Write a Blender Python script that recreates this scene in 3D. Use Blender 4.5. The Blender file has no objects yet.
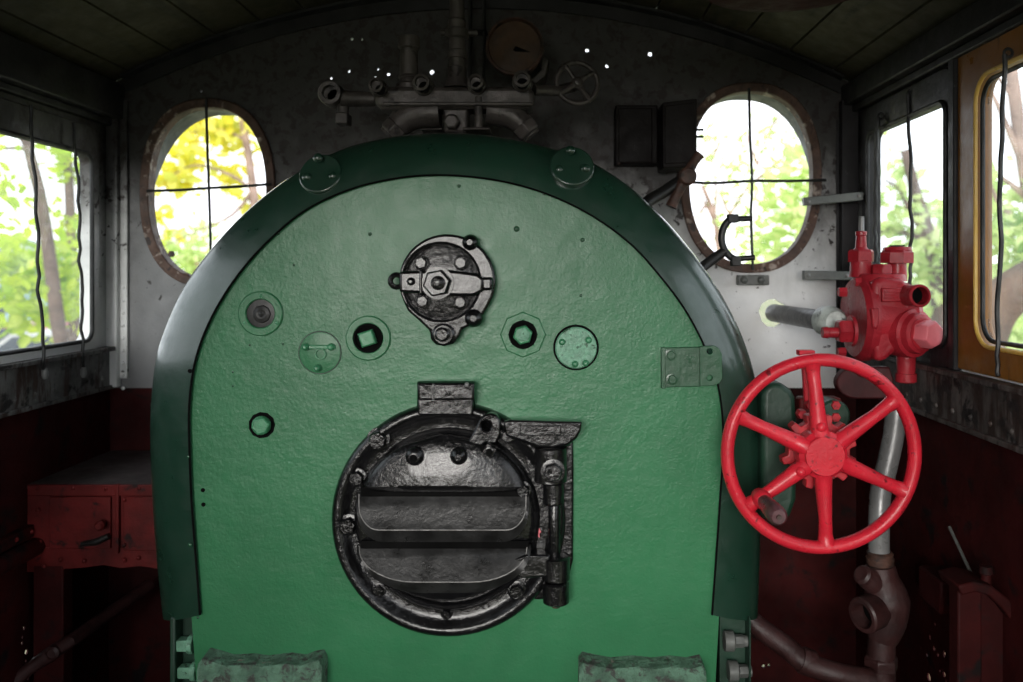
import bpy, math, random
from mathutils import Vector, Matrix, Quaternion
from mathutils.geometry import delaunay_2d_cdt
random.seed(7)
PI = math.pi
SC = bpy.context.scene
COL = SC.collection
F, VX, VY, EYE = 850.0, 550.0, 272.0, 1.5
def P(px, py, Y):
    return Vector(((px - VX) * Y / F, Y, EYE + (VY - py) * Y / F))
YB, YW = 1.79, 2.50          # boiler backhead, front wall of the cab
XL, XR = -1.294, 0.90        # inner faces of the side walls
ZF = 0.0
TOW = Vector((0, -1, 0))     # towards the camera
def s(Y): return Y / F

# ------------------------------------------------------------------ mesh builder
class MB:
    def __init__(self): self.v = []; self.f = []; self.m = []
    def add(self, vs, fs, mi=0):
        o = len(self.v); self.v += [Vector(v) for v in vs]
        for f in fs: self.f.append(tuple(o + i for i in f)); self.m.append(mi)
        return self
    def loft(self, rings, cap0=True, cap1=True, mi=0, closed=True):
        n = len(rings[0]); vs = []; fs = []
        for r in rings: vs += r
        for k in range(len(rings) - 1):
            for i in range(n if closed else n - 1):
                j = (i + 1) % n
                fs.append((k*n+i, k*n+j, (k+1)*n+j, (k+1)*n+i))
        if cap0: fs.append(tuple(range(n - 1, -1, -1)))
        if cap1: fs.append(tuple((len(rings)-1)*n + i for i in range(n)))
        return self.add(vs, fs, mi)
    def rev(self, c, ax, prof, n=24, mi=0, ph=0.0, cap0=True, cap1=True, sx=1.0, sz=1.0):
        ax = Vector(ax).normalized()
        up = Vector((0, 0, 1)) if abs(ax.z) < .9 else Vector((0, 1, 0))
        u = up.cross(ax).normalized(); w = ax.cross(u)
        rings = []
        for t, r in prof:
            r = max(r, 1e-5)
            rings.append([Vector(c) + ax*t + u*(math.cos(ph+2*PI*i/n)*r*sx) + w*(math.sin(ph+2*PI*i/n)*r*sz) for i in range(n)])
        return self.loft(rings, cap0, cap1, mi)
    def hexa(self, c, ax, r, h, n=6, ph=0.0, mi=0):
        return self.rev(c, ax, [(0, r), (h*.82, r), (h, r*.86)], n, mi, ph)
    def dome(self, c, ax, r, h, n=16, mi=0):
        return self.rev(c, ax, [(h*math.sin(a), r*math.cos(a)) for a in [0, .3, .6, .9, 1.2, 1.45, PI/2]], n, mi)
    def tube(self, pts, r, n=12, mi=0, cap=True, smooth=0):
        pts = [Vector(p) for p in pts]
        if smooth: pts, r = crom(pts, r, smooth)
        rs = r if isinstance(r, (list, tuple)) else [r] * len(pts)
        rings = []; q = None; pt = None
        for k, p in enumerate(pts):
            t = (pts[min(k+1, len(pts)-1)] - pts[max(k-1, 0)]).normalized()
            if q is None:
                a = Vector((0, 0, 1)) if abs(t.z) < .9 else Vector((1, 0, 0))
                q = a.cross(t).normalized()
            else:
                q = (q - t*q.dot(t)).normalized()
            w = t.cross(q)
            rings.append([p + (q*math.cos(2*PI*i/n) + w*math.sin(2*PI*i/n))*rs[k] for i in range(n)])
        return self.loft(rings, cap, cap, mi)
    def torus(self, c, ax, R, r, n=48, m=10, mi=0, sx=1.0, sz=1.0, flat=1.0, a0=0.0, a1=2*PI):
        ax = Vector(ax).normalized()
        up = Vector((0, 0, 1)) if abs(ax.z) < .9 else Vector((0, 1, 0))
        u = up.cross(ax).normalized(); w = ax.cross(u)
        full = abs(a1 - a0 - 2*PI) < 1e-6
        rings = []
        for i in range(n if full else n+1):
            a = a0 + (a1-a0)*i/n
            d = u*math.cos(a)*sx + w*math.sin(a)*sz
            dn = d.normalized()
            rings.append([Vector(c) + d*R + dn*(math.cos(2*PI*j/m)*r) + ax*(math.sin(2*PI*j/m)*r*flat) for j in range(m)])
        if full: rings.append(rings[0]); return self.loft(rings, False, False, mi)
        return self.loft(rings, True, True, mi)
    def ringprof(self, c, ax, prof, n=64, mi=0, sx=1.0, sz=1.0, fn=None):
        """closed profile (t, r) swept round an axis"""
        ax = Vector(ax).normalized()
        up = Vector((0, 0, 1)) if abs(ax.z) < .9 else Vector((0, 1, 0))
        u = up.cross(ax).normalized(); w = ax.cross(u)
        rings = []
        for i in range(n+1):
            a = 2*PI*(i % n)/n
            d = u*math.cos(a)*sx + w*math.sin(a)*sz
            rings.append([Vector(c) + d*r + ax*t for t, r in prof])
        return self.loft(rings, False, False, mi)
    def prism(self, poly, depth, d=(0, 1, 0), mi=0):
        """poly: 3-D points of the near face; swept by depth along d"""
        d = Vector(d).normalized()*depth
        a = [Vector(p) for p in poly]
        return self.loft([a, [p + d for p in a]], True, True, mi)
    def box(self, c, sz, rot=None, mi=0):
        c = Vector(c); h = Vector(sz)/2
        R = rot if rot is not None else Matrix.Identity(3)
        vs = [c + R @ Vector((x*h.x, y*h.y, z*h.z)) for x in (-1, 1) for y in (-1, 1) for z in (-1, 1)]
        return self.add(vs, [(0,1,3,2), (4,6,7,5), (0,4,5,1), (2,3,7,6), (0,2,6,4), (1,5,7,3)], mi)
    def bb(self, a, b, mi=0):
        a = Vector(a); b = Vector(b)
        return self.box((a+b)/2, [abs(x) for x in (b-a)], None, mi)

def crom(pts, r, k):
    rs = list(r) if isinstance(r, (list, tuple)) else None
    out = []; ro = []
    n = len(pts)
    for i in range(n-1):
        p0, p1, p2, p3 = pts[max(i-1, 0)], pts[i], pts[i+1], pts[min(i+2, n-1)]
        for j in range(k):
            t = j/k
            out.append(.5*((2*p1) + (p2-p0)*t + (2*p0-5*p1+4*p2-p3)*t*t + (3*p1-p0-3*p2+p3)*t**3))
            if rs: ro.append(rs[i]*(1-t)+rs[i+1]*t)
    out.append(pts[-1])
    if rs: ro.append(rs[-1])
    return out, (ro if rs else r)

WL = {}
def thing(name, label, cat, loc, group=None, kind=None):
    o = bpy.data.objects.new(name, None); COL.objects.link(o)
    o.empty_display_size = .05
    o.location = loc; WL[o.name] = Vector(loc)
    if label: o['label'] = label
    if cat: o['category'] = cat
    if group: o['group'] = group
    if kind: o['kind'] = kind
    return o
def build(name, mb, mat, parent=None, bevel=0, seg=2, smooth=38, label=None, cat=None, group=None, kind=None, base=None):
    if parent is not None: w = WL[parent.name]
    elif base is not None: w = Vector(base)
    else:
        lo = [min(v[i] for v in mb.v) for i in range(3)]; hi = [max(v[i] for v in mb.v) for i in range(3)]
        w = Vector(((lo[0]+hi[0])/2, (lo[1]+hi[1])/2, lo[2]))
    me = bpy.data.meshes.new(name)
    me.from_pydata([v - w for v in mb.v], [], mb.f)
    mats = mat if isinstance(mat, (list, tuple)) else [mat]
    for m in mats: me.materials.append(m)
    if len(mats) > 1:
        for p, i in zip(me.polygons, mb.m): p.material_index = i
    import bmesh
    b = bmesh.new(); b.from_mesh(me)
    bmesh.ops.remove_doubles(b, verts=b.verts, dist=2e-6)
    bmesh.ops.recalc_face_normals(b, faces=b.faces)
    b.to_mesh(me); b.free()
    if smooth:
        for p in me.polygons: p.use_smooth = True
        me.set_sharp_from_angle(angle=math.radians(smooth))
    me.update()
    o = bpy.data.objects.new(name, me); COL.objects.link(o)
    if parent is not None: o.parent = parent
    else: o.location = w
    WL[o.name] = w
    if bevel:
        md = o.modifiers.new('bevel', 'BEVEL'); md.width = bevel; md.segments = seg
        md.limit_method = 'ANGLE'; md.angle_limit = math.radians(35); md.use_clamp_overlap = True
    if label: o['label'] = label
    if cat: o['category'] = cat
    if group: o['group'] = group
    if kind: o['kind'] = kind
    return o

# ------------------------------------------------------------------ materials
def paint(name, col, rough=.4, metal=0.0, bump=(60, .3, .004), bump2=None, chips=None, vary=.15, vscale=7, coat=0.0, coatr=.15, rvar=.15, spec=.5, streak=None):
    m = bpy.data.materials.new(name); m.use_nodes = True
    nt = m.node_tree; N = nt.nodes; L = nt.links
    b = N['Principled BSDF']
    tc = N.new('ShaderNodeTexCoord')
    def noise(sc, det=5, ro=.6, vec=None, dist=0.0):
        n = N.new('ShaderNodeTexNoise'); n.inputs['Scale'].default_value = sc
        n.inputs['Detail'].default_value = det; n.inputs['Roughness'].default_value = ro
        n.inputs['Distortion'].default_value = dist
        L.new(vec or tc.outputs['Object'], n.inputs['Vector']); return n.outputs['Fac']
    def mix(fac, a, c):
        x = N.new('ShaderNodeMix'); x.data_type = 'RGBA'
        L.new(fac, x.inputs['Factor'])
        for i, q in ((6, a), (7, c)):
            if isinstance(q, tuple): x.inputs[i].default_value = (*q, 1) if len(q) == 3 else q
            else: L.new(q, x.inputs[i])
        return x.outputs[2]
    def ramp(fac, lo, hi):
        r = N.new('ShaderNodeMapRange'); r.interpolation_type = 'SMOOTHSTEP'
        r.inputs['From Min'].default_value = lo; r.inputs['From Max'].default_value = hi
        L.new(fac, r.inputs['Value']); return r.outputs['Result']
    d = tuple(c*(1-vary) for c in col); h = tuple(min(1, c*(1+vary)) for c in col)
    c = mix(ramp(noise(vscale), .3, .7), d, h)
    if streak:
        mp = N.new('ShaderNodeMapping'); mp.inputs['Scale'].default_value = streak[3]
        L.new(tc.outputs['Object'], mp.inputs['Vector'])
        c = mix(ramp(noise(1.0, 6, .65, mp.outputs['Vector']), streak[1], streak[2]), c, streak[0])
    chf = None
    if chips:
        for (cc, sc, lo, hi) in chips:
            chf = ramp(noise(sc, 6, .62, dist=.4), lo, hi)
            c = mix(chf, c, cc)
    L.new(c, b.inputs['Base Color'])
    b.inputs['Metallic'].default_value = metal
    b.inputs['Specular IOR Level'].default_value = spec
    b.inputs['Coat Weight'].default_value = coat; b.inputs['Coat Roughness'].default_value = coatr
    rr = N.new('ShaderNodeMapRange'); rr.inputs['From Min'].default_value = .3; rr.inputs['From Max'].default_value = .7
    rr.inputs['To Min'].default_value = max(.05, rough-rvar); rr.inputs['To Max'].default_value = min(1, rough+rvar)
    L.new(noise(23), rr.inputs['Value']); L.new(rr.outputs['Result'], b.inputs['Roughness'])
    prev = None
    for bp in [bump, bump2]:
        if not bp: continue
        bn = N.new('ShaderNodeBump'); bn.inputs['Strength'].default_value = bp[1]; bn.inputs['Distance'].default_value = bp[2]
        L.new(noise(bp[0], 6, .6), bn.inputs['Height'])
        if prev: L.new(prev, bn.inputs['Normal'])
        prev = bn.outputs['Normal']
    if prev: L.new(prev, b.inputs['Normal'])
    return m

M = {}
GREEN = (.027, .147, .062)
M['green'] = paint('green_paint', GREEN, .34, bump=(150, .35, .002), bump2=(24, .27, .007), vary=.10, vscale=3, coat=.04, spec=.36, rvar=.06,
                   chips=[((.10, .33, .19), 45, .70, .78), ((.012, .05, .025), 70, .76, .80)])
M['band'] = paint('band_green', (.009, .036, .022), .40, bump=(120, .15, .001), bump2=(11, .35, .008), vary=.14, vscale=5, coat=.9, coatr=.17,
                  chips=[((.09, .22, .15), 30, .72, .80)])
M['green_dark'] = paint('dark_green_iron', (.009, .034, .020), .45, vary=.2)
M['green_plug'] = paint('plug_green', (.05, .215, .105), .36, bump=(110, .5, .003), vary=.2, vscale=30, coat=.2, chips=[((.02, .06, .03), 80, .64, .72)])
M['green_pale'] = paint('worn_green', (.13, .30, .20), .42, bump=(90, .7, .004), vary=.25, vscale=60, chips=[((.03, .09, .05), 70, .55, .64)])
M['bracket'] = paint('bracket_green', (.010, .066, .027), .38, vary=.15, vscale=14, coat=.2)
M['black'] = paint('tar_black', (.005, .005, .0055), .19, bump=(100, .35, .003), bump2=(38, .5, .008), vary=.3, vscale=30, coat=.25, coatr=.10, rvar=.08, spec=.45,
                   chips=[((.05, .048, .047), 75, .70, .80)])
M['black_flap'] = paint('worn_black_plate', (.015, .015, .015), .36, spec=.4, bump=(80, .35, .003), vary=.6, vscale=18, rvar=.15,
                        chips=[((.16, .155, .15), 34, .66, .85), ((.008, .008, .008), 60, .6, .7)])
M['edge_highlight'] = paint('worn_edge_highlight', (.19, .185, .18), .35, vary=.4, vscale=60)  # flap edge wear, with its highlight put into the pale colour
M['soot'] = paint('soot_black', (.004, .004, .004), .9, vary=.3, spec=.05)
M['red'] = paint('wheel_red', (.52, .015, .030), .36, spec=.34, bump=(110, .5, .003), vary=.14, vscale=14, coat=.15, chips=[((.14, .008, .012), 55, .60, .68), ((.66,.12,.14), 85, .68, .74)])
M['red_valve'] = paint('valve_red', (.33, .016, .026), .40, spec=.3, bump=(90, .45, .003), bump2=(30, .4, .008), vary=.2, vscale=14, coat=.15,
                       chips=[((.13, .012, .012), 50, .64, .72)])
M['red_gear'] = paint('gear_red', (.36, .014, .022), .42, vary=.3, vscale=40, chips=[((.07, .01, .01), 50, .58, .66)])
M['pink_nut'] = paint('faded_pink', (.72, .16, .19), .4, vary=.1)
M['maroon'] = paint('maroon_paint', (.105, .0095, .009), .55, spec=.22, bump=(50, .4, .004), vary=.4, vscale=9, chips=[((.012, .006, .006), 22, .56, .68), ((.14, .012, .012), 40, .66, .8)])
M['maroon_wall'] = paint('maroon_wall', (.034, .0034, .0033), .7, spec=.15, bump=(40, .3, .004), vary=.4, vscale=6, chips=[((.008, .005, .005), 12, .52, .68)])
M['maroon_pipe'] = paint('dull_red_pipe', (.034, .011, .0105), .55, bump=(70, .5, .004), vary=.35, vscale=20)
M['silver'] = paint('silver_pipe', (.22, .22, .22), .35, .25, bump=(60, .3, .003), vary=.15, vscale=10, chips=[((.12, .12, .12), 30, .66, .76)])
M['pipe_dark'] = paint('sooty_pipe', (.08, .08, .08), .4, .2, vary=.5, vscale=20, chips=[((.4, .4, .39), 30, .64, .74)])
M['white_nut'] = paint('pale_nut', (.55, .60, .57), .42, vary=.3, vscale=30, chips=[((.06, .07, .07), 35, .55, .65)])
M['grey_arm'] = paint('grey_iron', (.10, .105, .098), .45, .1, vary=.2, vscale=25)
M['rustring'] = paint('rusty_ring', (.075, .038, .026), .65, bump=(70, .7, .004), vary=.4, vscale=20, chips=[((.34, .28, .24), 24, .56, .66), ((.018, .008, .006), 38, .55, .66)])
M['rust'] = paint('rusty_iron', (.065, .030, .021), .6, bump=(80, .6, .004), vary=.5, vscale=30, chips=[((.02, .012, .01), 40, .5, .6)])
M['manifold'] = paint('dusty_dark_iron', (.062, .053, .050), .45, .2, bump=(60, .5, .004), vary=.4, vscale=16, chips=[((.014, .011, .011), 30, .55, .66)])
M['gauge'] = paint('brown_gauge_face', (.062, .028, .011), .6, vary=.3, vscale=20, chips=[((.02, .012, .008), 26, .6, .7)])
M['box'] = paint('dark_box', (.007, .005, .005), .6, spec=.2, vary=.4)
M['blackiron'] = paint('black_iron', (.010, .010, .010), .45, vary=.3)
M['frame_dark'] = paint('dark_frame', (.020, .019, .021), .5, spec=.3, vary=.4, vscale=8, chips=[((.08, .08, .08), 25, .68, .78)])
M['frame_grey'] = paint('worn_grey_frame', (.20, .20, .20), .55, vary=.3, vscale=9, chips=[((.03, .025, .022), 25, .58, .68)])
M['rubber'] = paint('black_rubber', (.009, .009, .010), .5, vary=.3)
M['yellow'] = paint('ochre_paint', (.25, .098, .009), .42, bump=(50, .25, .003), vary=.15, vscale=7, streak=((.10, .045, .012), .58, .72, (40, 40, 5)), coat=.1)
M['yellow_edge'] = paint('bright_ochre_edge', (.75, .46, .09), .4, vary=.1)
M['belt'] = paint('worn_grey_belt', (.13, .127, .125), .6, bump=(50, .6, .004), vary=.4, vscale=14,
                  streak=((.045, .022, .016), .48, .62, (30, 30, 6)), chips=[((.34, .33, .32), 30, .66, .74), ((.012, .01, .01), 18, .54, .64)])
M['belt_right'] = paint('rust_streaked_belt', (.085, .075, .07), .6, bump=(50, .6, .004), vary=.4, vscale=14,
                  streak=((.03, .017, .013), .44, .60, (30, 30, 6)), chips=[((.26, .25, .24), 40, .72, .78), ((.012, .01, .01), 18, .52, .62)])
M['stone'] = paint('crumbling_lagging', (.085, .17, .115), .8, bump=(60, 1.0, .015), vary=.4, vscale=30, chips=[((.05, .05, .045), 40, .5, .62), ((.25, .20, .17), 22, .62, .7)])
M['floor'] = paint('iron_floor', (.03, .026, .024), .7, vary=.4)
M['plank'] = paint('olive_boards', (.040, .034, .018), .7, bump=(40, .3, .004), vary=.3, vscale=6, streak=((.015, .013, .008), .5, .7, (20, 2, 20)))
M['roofskin'] = paint('grey_roof_sheet', (.22, .25, .28), .5, vary=.25, vscale=8, chips=[((.08, .11, .13), 18, .55, .65)])
M['darkred'] = paint('dark_red_disc', (.03, .004, .004), .7, vary=.2, spec=.1)
M['hood'] = paint('blue_grey_hood', (.07, .08, .095), .5, vary=.3, vscale=10, chips=[((.03, .04, .05), 30, .52, .6)])
M['bark'] = paint('grey_brown_bark', (.13, .085, .068), .9, bump=(30, .8, .02), vary=.3, vscale=12)
M['bark_pale'] = paint('pale_bark', (.36, .25, .21), .9, bump=(30, .8, .02), vary=.3, vscale=8)
M['bark_dark'] = paint('brown_bark', (.13, .075, .045), .9, bump=(30, .8, .02), vary=.3, vscale=8)
M['soil'] = paint('dusty_ground', (.26, .24, .15), .95, bump=(3, .4, .03), vary=.3, vscale=.7, chips=[((.12, .2, .05), 1.2, .5, .6)])
M['carpaint'] = paint('pinkish_red_car', (.55, .05, .10), .3, vary=.03, coat=.4)
M['carwhite'] = paint('white_car', (.7, .7, .7), .3, vary=.03, coat=.4)
M['carglass'] = paint('car_glass', (.05, .06, .08), .1, vary=.05)
M['tyre'] = paint('tyre_rubber', (.02, .02, .02), .8)
M['bluewall'] = paint('pale_blue_wall', (.30, .42, .50), .8, vary=.1)

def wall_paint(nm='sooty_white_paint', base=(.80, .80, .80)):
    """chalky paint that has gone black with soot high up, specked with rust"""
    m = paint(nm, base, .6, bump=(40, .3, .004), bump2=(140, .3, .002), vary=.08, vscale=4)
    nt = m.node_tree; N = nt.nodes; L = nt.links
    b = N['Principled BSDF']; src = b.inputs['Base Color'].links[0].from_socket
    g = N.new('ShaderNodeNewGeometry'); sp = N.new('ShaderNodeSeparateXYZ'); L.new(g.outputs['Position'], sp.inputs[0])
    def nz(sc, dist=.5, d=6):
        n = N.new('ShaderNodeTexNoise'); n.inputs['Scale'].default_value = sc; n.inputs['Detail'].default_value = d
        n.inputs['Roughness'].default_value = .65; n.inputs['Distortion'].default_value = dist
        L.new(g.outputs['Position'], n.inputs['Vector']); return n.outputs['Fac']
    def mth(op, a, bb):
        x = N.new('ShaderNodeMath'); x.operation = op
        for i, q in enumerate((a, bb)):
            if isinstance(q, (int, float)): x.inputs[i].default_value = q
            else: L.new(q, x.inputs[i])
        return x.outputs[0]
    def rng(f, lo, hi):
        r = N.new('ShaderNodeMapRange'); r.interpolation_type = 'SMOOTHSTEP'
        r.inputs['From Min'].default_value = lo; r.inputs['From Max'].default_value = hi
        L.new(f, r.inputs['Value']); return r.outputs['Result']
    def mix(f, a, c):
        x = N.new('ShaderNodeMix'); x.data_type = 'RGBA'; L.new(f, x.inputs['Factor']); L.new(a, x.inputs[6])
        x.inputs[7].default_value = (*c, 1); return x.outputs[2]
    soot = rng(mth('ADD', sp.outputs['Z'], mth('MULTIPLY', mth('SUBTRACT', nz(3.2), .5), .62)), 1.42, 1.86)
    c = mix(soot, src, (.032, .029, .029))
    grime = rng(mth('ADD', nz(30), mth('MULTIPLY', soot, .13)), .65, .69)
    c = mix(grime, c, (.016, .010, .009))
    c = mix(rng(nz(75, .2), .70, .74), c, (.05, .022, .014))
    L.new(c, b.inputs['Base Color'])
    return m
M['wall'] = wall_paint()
M['wall_shaded'] = wall_paint('shaded_sooty_paint', (.18, .18, .185))  # same white wall on the left, its shade put into a greyer base

def leafmat(name, cols, trans=.5):
    m = bpy.data.materials.new(name); m.use_nodes = True
    nt = m.node_tree; N = nt.nodes; L = nt.links
    for n in list(N): N.remove(n)
    out = N.new('ShaderNodeOutputMaterial')
    d = N.new('ShaderNodeBsdfDiffuse'); t = N.new('ShaderNodeBsdfTranslucent'); mx = N.new('ShaderNodeMixShader')
    mx.inputs[0].default_value = trans
    g = N.new('ShaderNodeNewGeometry'); r = N.new('ShaderNodeValToRGB')
    e = r.color_ramp.elements
    e[0].color = (*cols[0], 1); e[1].color = (*cols[-1], 1)
    for i, cc in enumerate(cols[1:-1]):
        q = e.new((i+1)/(len(cols)-1)); q.color = (*cc, 1)
    L.new(g.outputs['Random Per Island'], r.inputs[0])
    L.new(r.outputs[0], d.inputs[0]); L.new(r.outputs[0], t.inputs[0])
    L.new(d.outputs[0], mx.inputs[1]); L.new(t.outputs[0], mx.inputs[2]); L.new(mx.outputs[0], out.inputs[0])
    return m
M['leaf_yellow'] = leafmat('yellow_leaves', [(.92, .80, .10), (.80, .80, .14), (.95, .86, .25), (.58, .70, .14)])
M['leaf_lime'] = leafmat('lime_leaves', [(.50, .68, .06), (.68, .78, .08), (.36, .56, .06), (.72, .80, .18)])
M['leaf_pale'] = leafmat('pale_leaves', [(.62, .76, .28), (.76, .84, .42), (.48, .66, .24), (.82, .86, .48)])
M['leaf_green'] = leafmat('green_leaves', [(.16, .32, .07), (.26, .42, .10), (.34, .50, .14), (.12, .24, .06)])

def glassmat():
    m = bpy.data.materials.new('dusty_glass'); m.use_nodes = True
    nt = m.node_tree; N = nt.nodes; L = nt.links
    for n in list(N): N.remove(n)
    out = N.new('ShaderNodeOutputMaterial'); tr = N.new('ShaderNodeBsdfTransparent'); tr.inputs[0].default_value = (.95, .97, .97, 1)
    df = N.new('ShaderNodeBsdfTranslucent'); df.inputs[0].default_value = (.8, .8, .82, 1)
    gl = N.new('ShaderNodeBsdfGlossy'); gl.inputs['Roughness'].default_value = .05
    nz = N.new('ShaderNodeTexNoise'); nz.inputs['Scale'].default_value = 9; nz.inputs['Detail'].default_value = 5
    rg = N.new('ShaderNodeMapRange'); rg.inputs['To Min'].default_value = .0; rg.inputs['To Max'].default_value = .10
    L.new(nz.outputs['Fac'], rg.inputs['Value'])
    m1 = N.new('ShaderNodeMixShader'); L.new(rg.outputs['Result'], m1.inputs[0]); L.new(tr.outputs[0], m1.inputs[1]); L.new(df.outputs[0], m1.inputs[2])
    m2 = N.new('ShaderNodeMixShader'); m2.inputs[0].default_value = .04; L.new(m1.outputs[0], m2.inputs[1]); L.new(gl.outputs[0], m2.inputs[2])
    L.new(m2.outputs[0], out.inputs[0]); return m
M['glass'] = glassmat()

# ------------------------------------------------------------------ shell helpers
def pip(pt, poly):
    x, y = pt; c = False; n = len(poly)
    for i in range(n):
        x1, y1 = poly[i]; x2, y2 = poly[i-1]
        if (y1 > y) != (y2 > y) and x < (x2-x1)*(y-y1)/(y2-y1)+x1: c = not c
    return c
def sheet(outline, holes, to3, nrm, thick, mbd=None, matfn=None, lines=()):
    """a plate with holes: outline/holes are 2-D, to3 maps to 3-D on the inner face, nrm is the outward direction"""
    mb = mbd or MB()
    pts = []; edges = []
    for lp in [outline] + holes:
        o = len(pts); pts += [Vector(p) for p in lp]
        edges += [(o+i, o+(i+1) % len(lp)) for i in range(len(lp))]
    for a, b in lines:
        o = len(pts); pts += [Vector(a), Vector(b)]; edges.append((o, o+1))
    V, E, Fc, *_ = delaunay_2d_cdt(pts, edges, [], 0, 1e-7)
    d = Vector(nrm)*thick
    tris = []
    for f in Fc:
        c = sum((V[i] for i in f), Vector((0, 0)))/len(f)
        if pip(c, outline) and not any(pip(c, h) for h in holes): tris.append((f, c))
    n = len(V)
    v3 = [to3(*p) for p in V]
    o = len(mb.v); mb.v += v3 + [p + d for p in v3]
    cnt = {}
    for f, c in tris:
        mi = matfn(c) if matfn else 0
        mb.f.append(tuple(o+i for i in f)); mb.m.append(mi)
        mb.f.append(tuple(o+n+i for i in reversed(f))); mb.m.append(mi)
        for i in range(len(f)):
            e = (f[i], f[(i+1) % len(f)]); cnt.setdefault(tuple(sorted(e)), []).append((e, mi))
    for k, es in cnt.items():
        if len(es) == 1:
            (a, b), mi = es[0]
            mb.f.append((o+b, o+a, o+n+a, o+n+b)); mb.m.append(mi)
    return mb
def superell(cx, cy, rx, ry, e, n=56):
    out = []
    for i in range(n):
        a = 2*PI*i/n; c, q = math.cos(a), math.sin(a)
        out.append((cx + rx*math.copysign(abs(c)**(2/e), c), cy + ry*math.copysign(abs(q)**(2/e), q)))
    return out
def rrect(x0, y0, x1, y1, r, n=6):
    out = []
    for cx, cy, a0 in ((x1-r, y1-r, 0), (x0+r, y1-r, PI/2), (x0+r, y0+r, PI), (x1-r, y0+r, 1.5*PI)):
        out += [(cx + r*math.cos(a0+PI/2*i/n), cy + r*math.sin(a0+PI/2*i/n)) for i in range(n+1)]
    return out
def blob(cx, cy, r, n=7):
    return [(cx + r*random.uniform(.7, 1.2)*math.cos(2*PI*i/n), cy + r*random.uniform(.7, 1.3)*math.sin(2*PI*i/n)) for i in range(n)]
ROOF_BACK = -1.0
HZ0, HZ1, DOOR0, DOORL = .95, 1.93, 0.1, .70  # rear hatch and doorway limits, set to hold back sky light
SKY, SUN, SUNDIR, EXPO = 5.5, 6.6, (.17, .96, -.16), -1.15
# ================================================================== THE SETTING
def roofz(x): return 2.3226 - .2255*(x + .2)**2
ARC = [XL + (XR-XL)*i/36 for i in range(37)]

# floor of the cab
build('floor', MB().bb((XL-.05, -.55, -.06), (XR+.05, 2.6, 0)), M['floor'], kind='structure')

# ceiling: boards under a curved roof sheet; the sheet runs on past the front wall as a hood
mb = MB()
x = XL - .06
while x < XR + .05:
    x2 = min(x + .128, XR + .06)
    for (a, b, z0, z1, mi) in ((x+.003, x2-.003, .0, .02, 0),):
        mb.loft([[Vector((a, y, roofz(a)+z0)), Vector((b, y, roofz(b)+z0)), Vector((b, y, roofz(b)+z1)), Vector((a, y, roofz(a)+z1))] for y in (ROOF_BACK, YW-.002)], True, True, mi)
    x = x2
sec = [XL-.12 + (XR-XL+.24)*i/40 for i in range(41)]
def roofband(y): return [Vector((q, y, roofz(q)+.022)) for q in sec] + [Vector((q, y, roofz(q)+.034)) for q in reversed(sec)]
mb.loft([roofband(ROOF_BACK), roofband(2.97)], True, True, 1)
build('ceiling', mb, [M['plank'], M['roofskin']], kind='structure', smooth=20)

# front wall with two oval look-outs, the pipe hole and the rust pin-holes
def W2(px, py, Y=YW): p = P(px, py, Y); return (p.x, p.z)
def OV(cx, cy, rx, ry, e=2.35, n=60):
    c = W2(cx, cy); k = YW/F
    return superell(c[0], c[1], rx*k, ry*k, e, n)
PORT = [(208.5, 193, 58.5, 85), (750.5, 178, 61.5, 86)]
out = [(XL, ZF)] + [(XR, ZF)] + [(q, roofz(q)) for q in reversed(ARC)]
holes = [OV(cx, cy, rx+2, ry+2) for cx, cy, rx, ry in PORT]
hc = W2(772, 313); holes.append([(hc[0]+.003*YW/2.5*q[0], hc[1]+.003*q[1]) for q in [(-13,2),(-10,9),(-4,13),(3,14),(9,10),(13,8),(12,-3),(9,-10),(3,-14),(-5,-13),(-10,-8)]])
for px, py, r in [(201,91,1.3),(331,78,1.5),(349,71,1.6),(352,39,1.4),(362,39,1.2),(375,77,1.3),(378,69,1.2),(388,74,1.8),(432,72,2.4),(587,50,2.5),(650,54,2.4),(607,66,1.7),(764,667,2.0),(769,666,1.4),(861,668,1.8)]:
    c = W2(px, py); holes.append(blob(c[0], c[1], r*YW/F))
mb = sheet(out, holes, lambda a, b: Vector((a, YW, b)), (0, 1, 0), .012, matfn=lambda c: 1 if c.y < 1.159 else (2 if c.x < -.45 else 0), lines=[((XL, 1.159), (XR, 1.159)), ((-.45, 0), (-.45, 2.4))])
build('wall_front', mb, [M['wall'], M['maroon_wall'], M['wall_shaded']], kind='structure', smooth=0)

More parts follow.
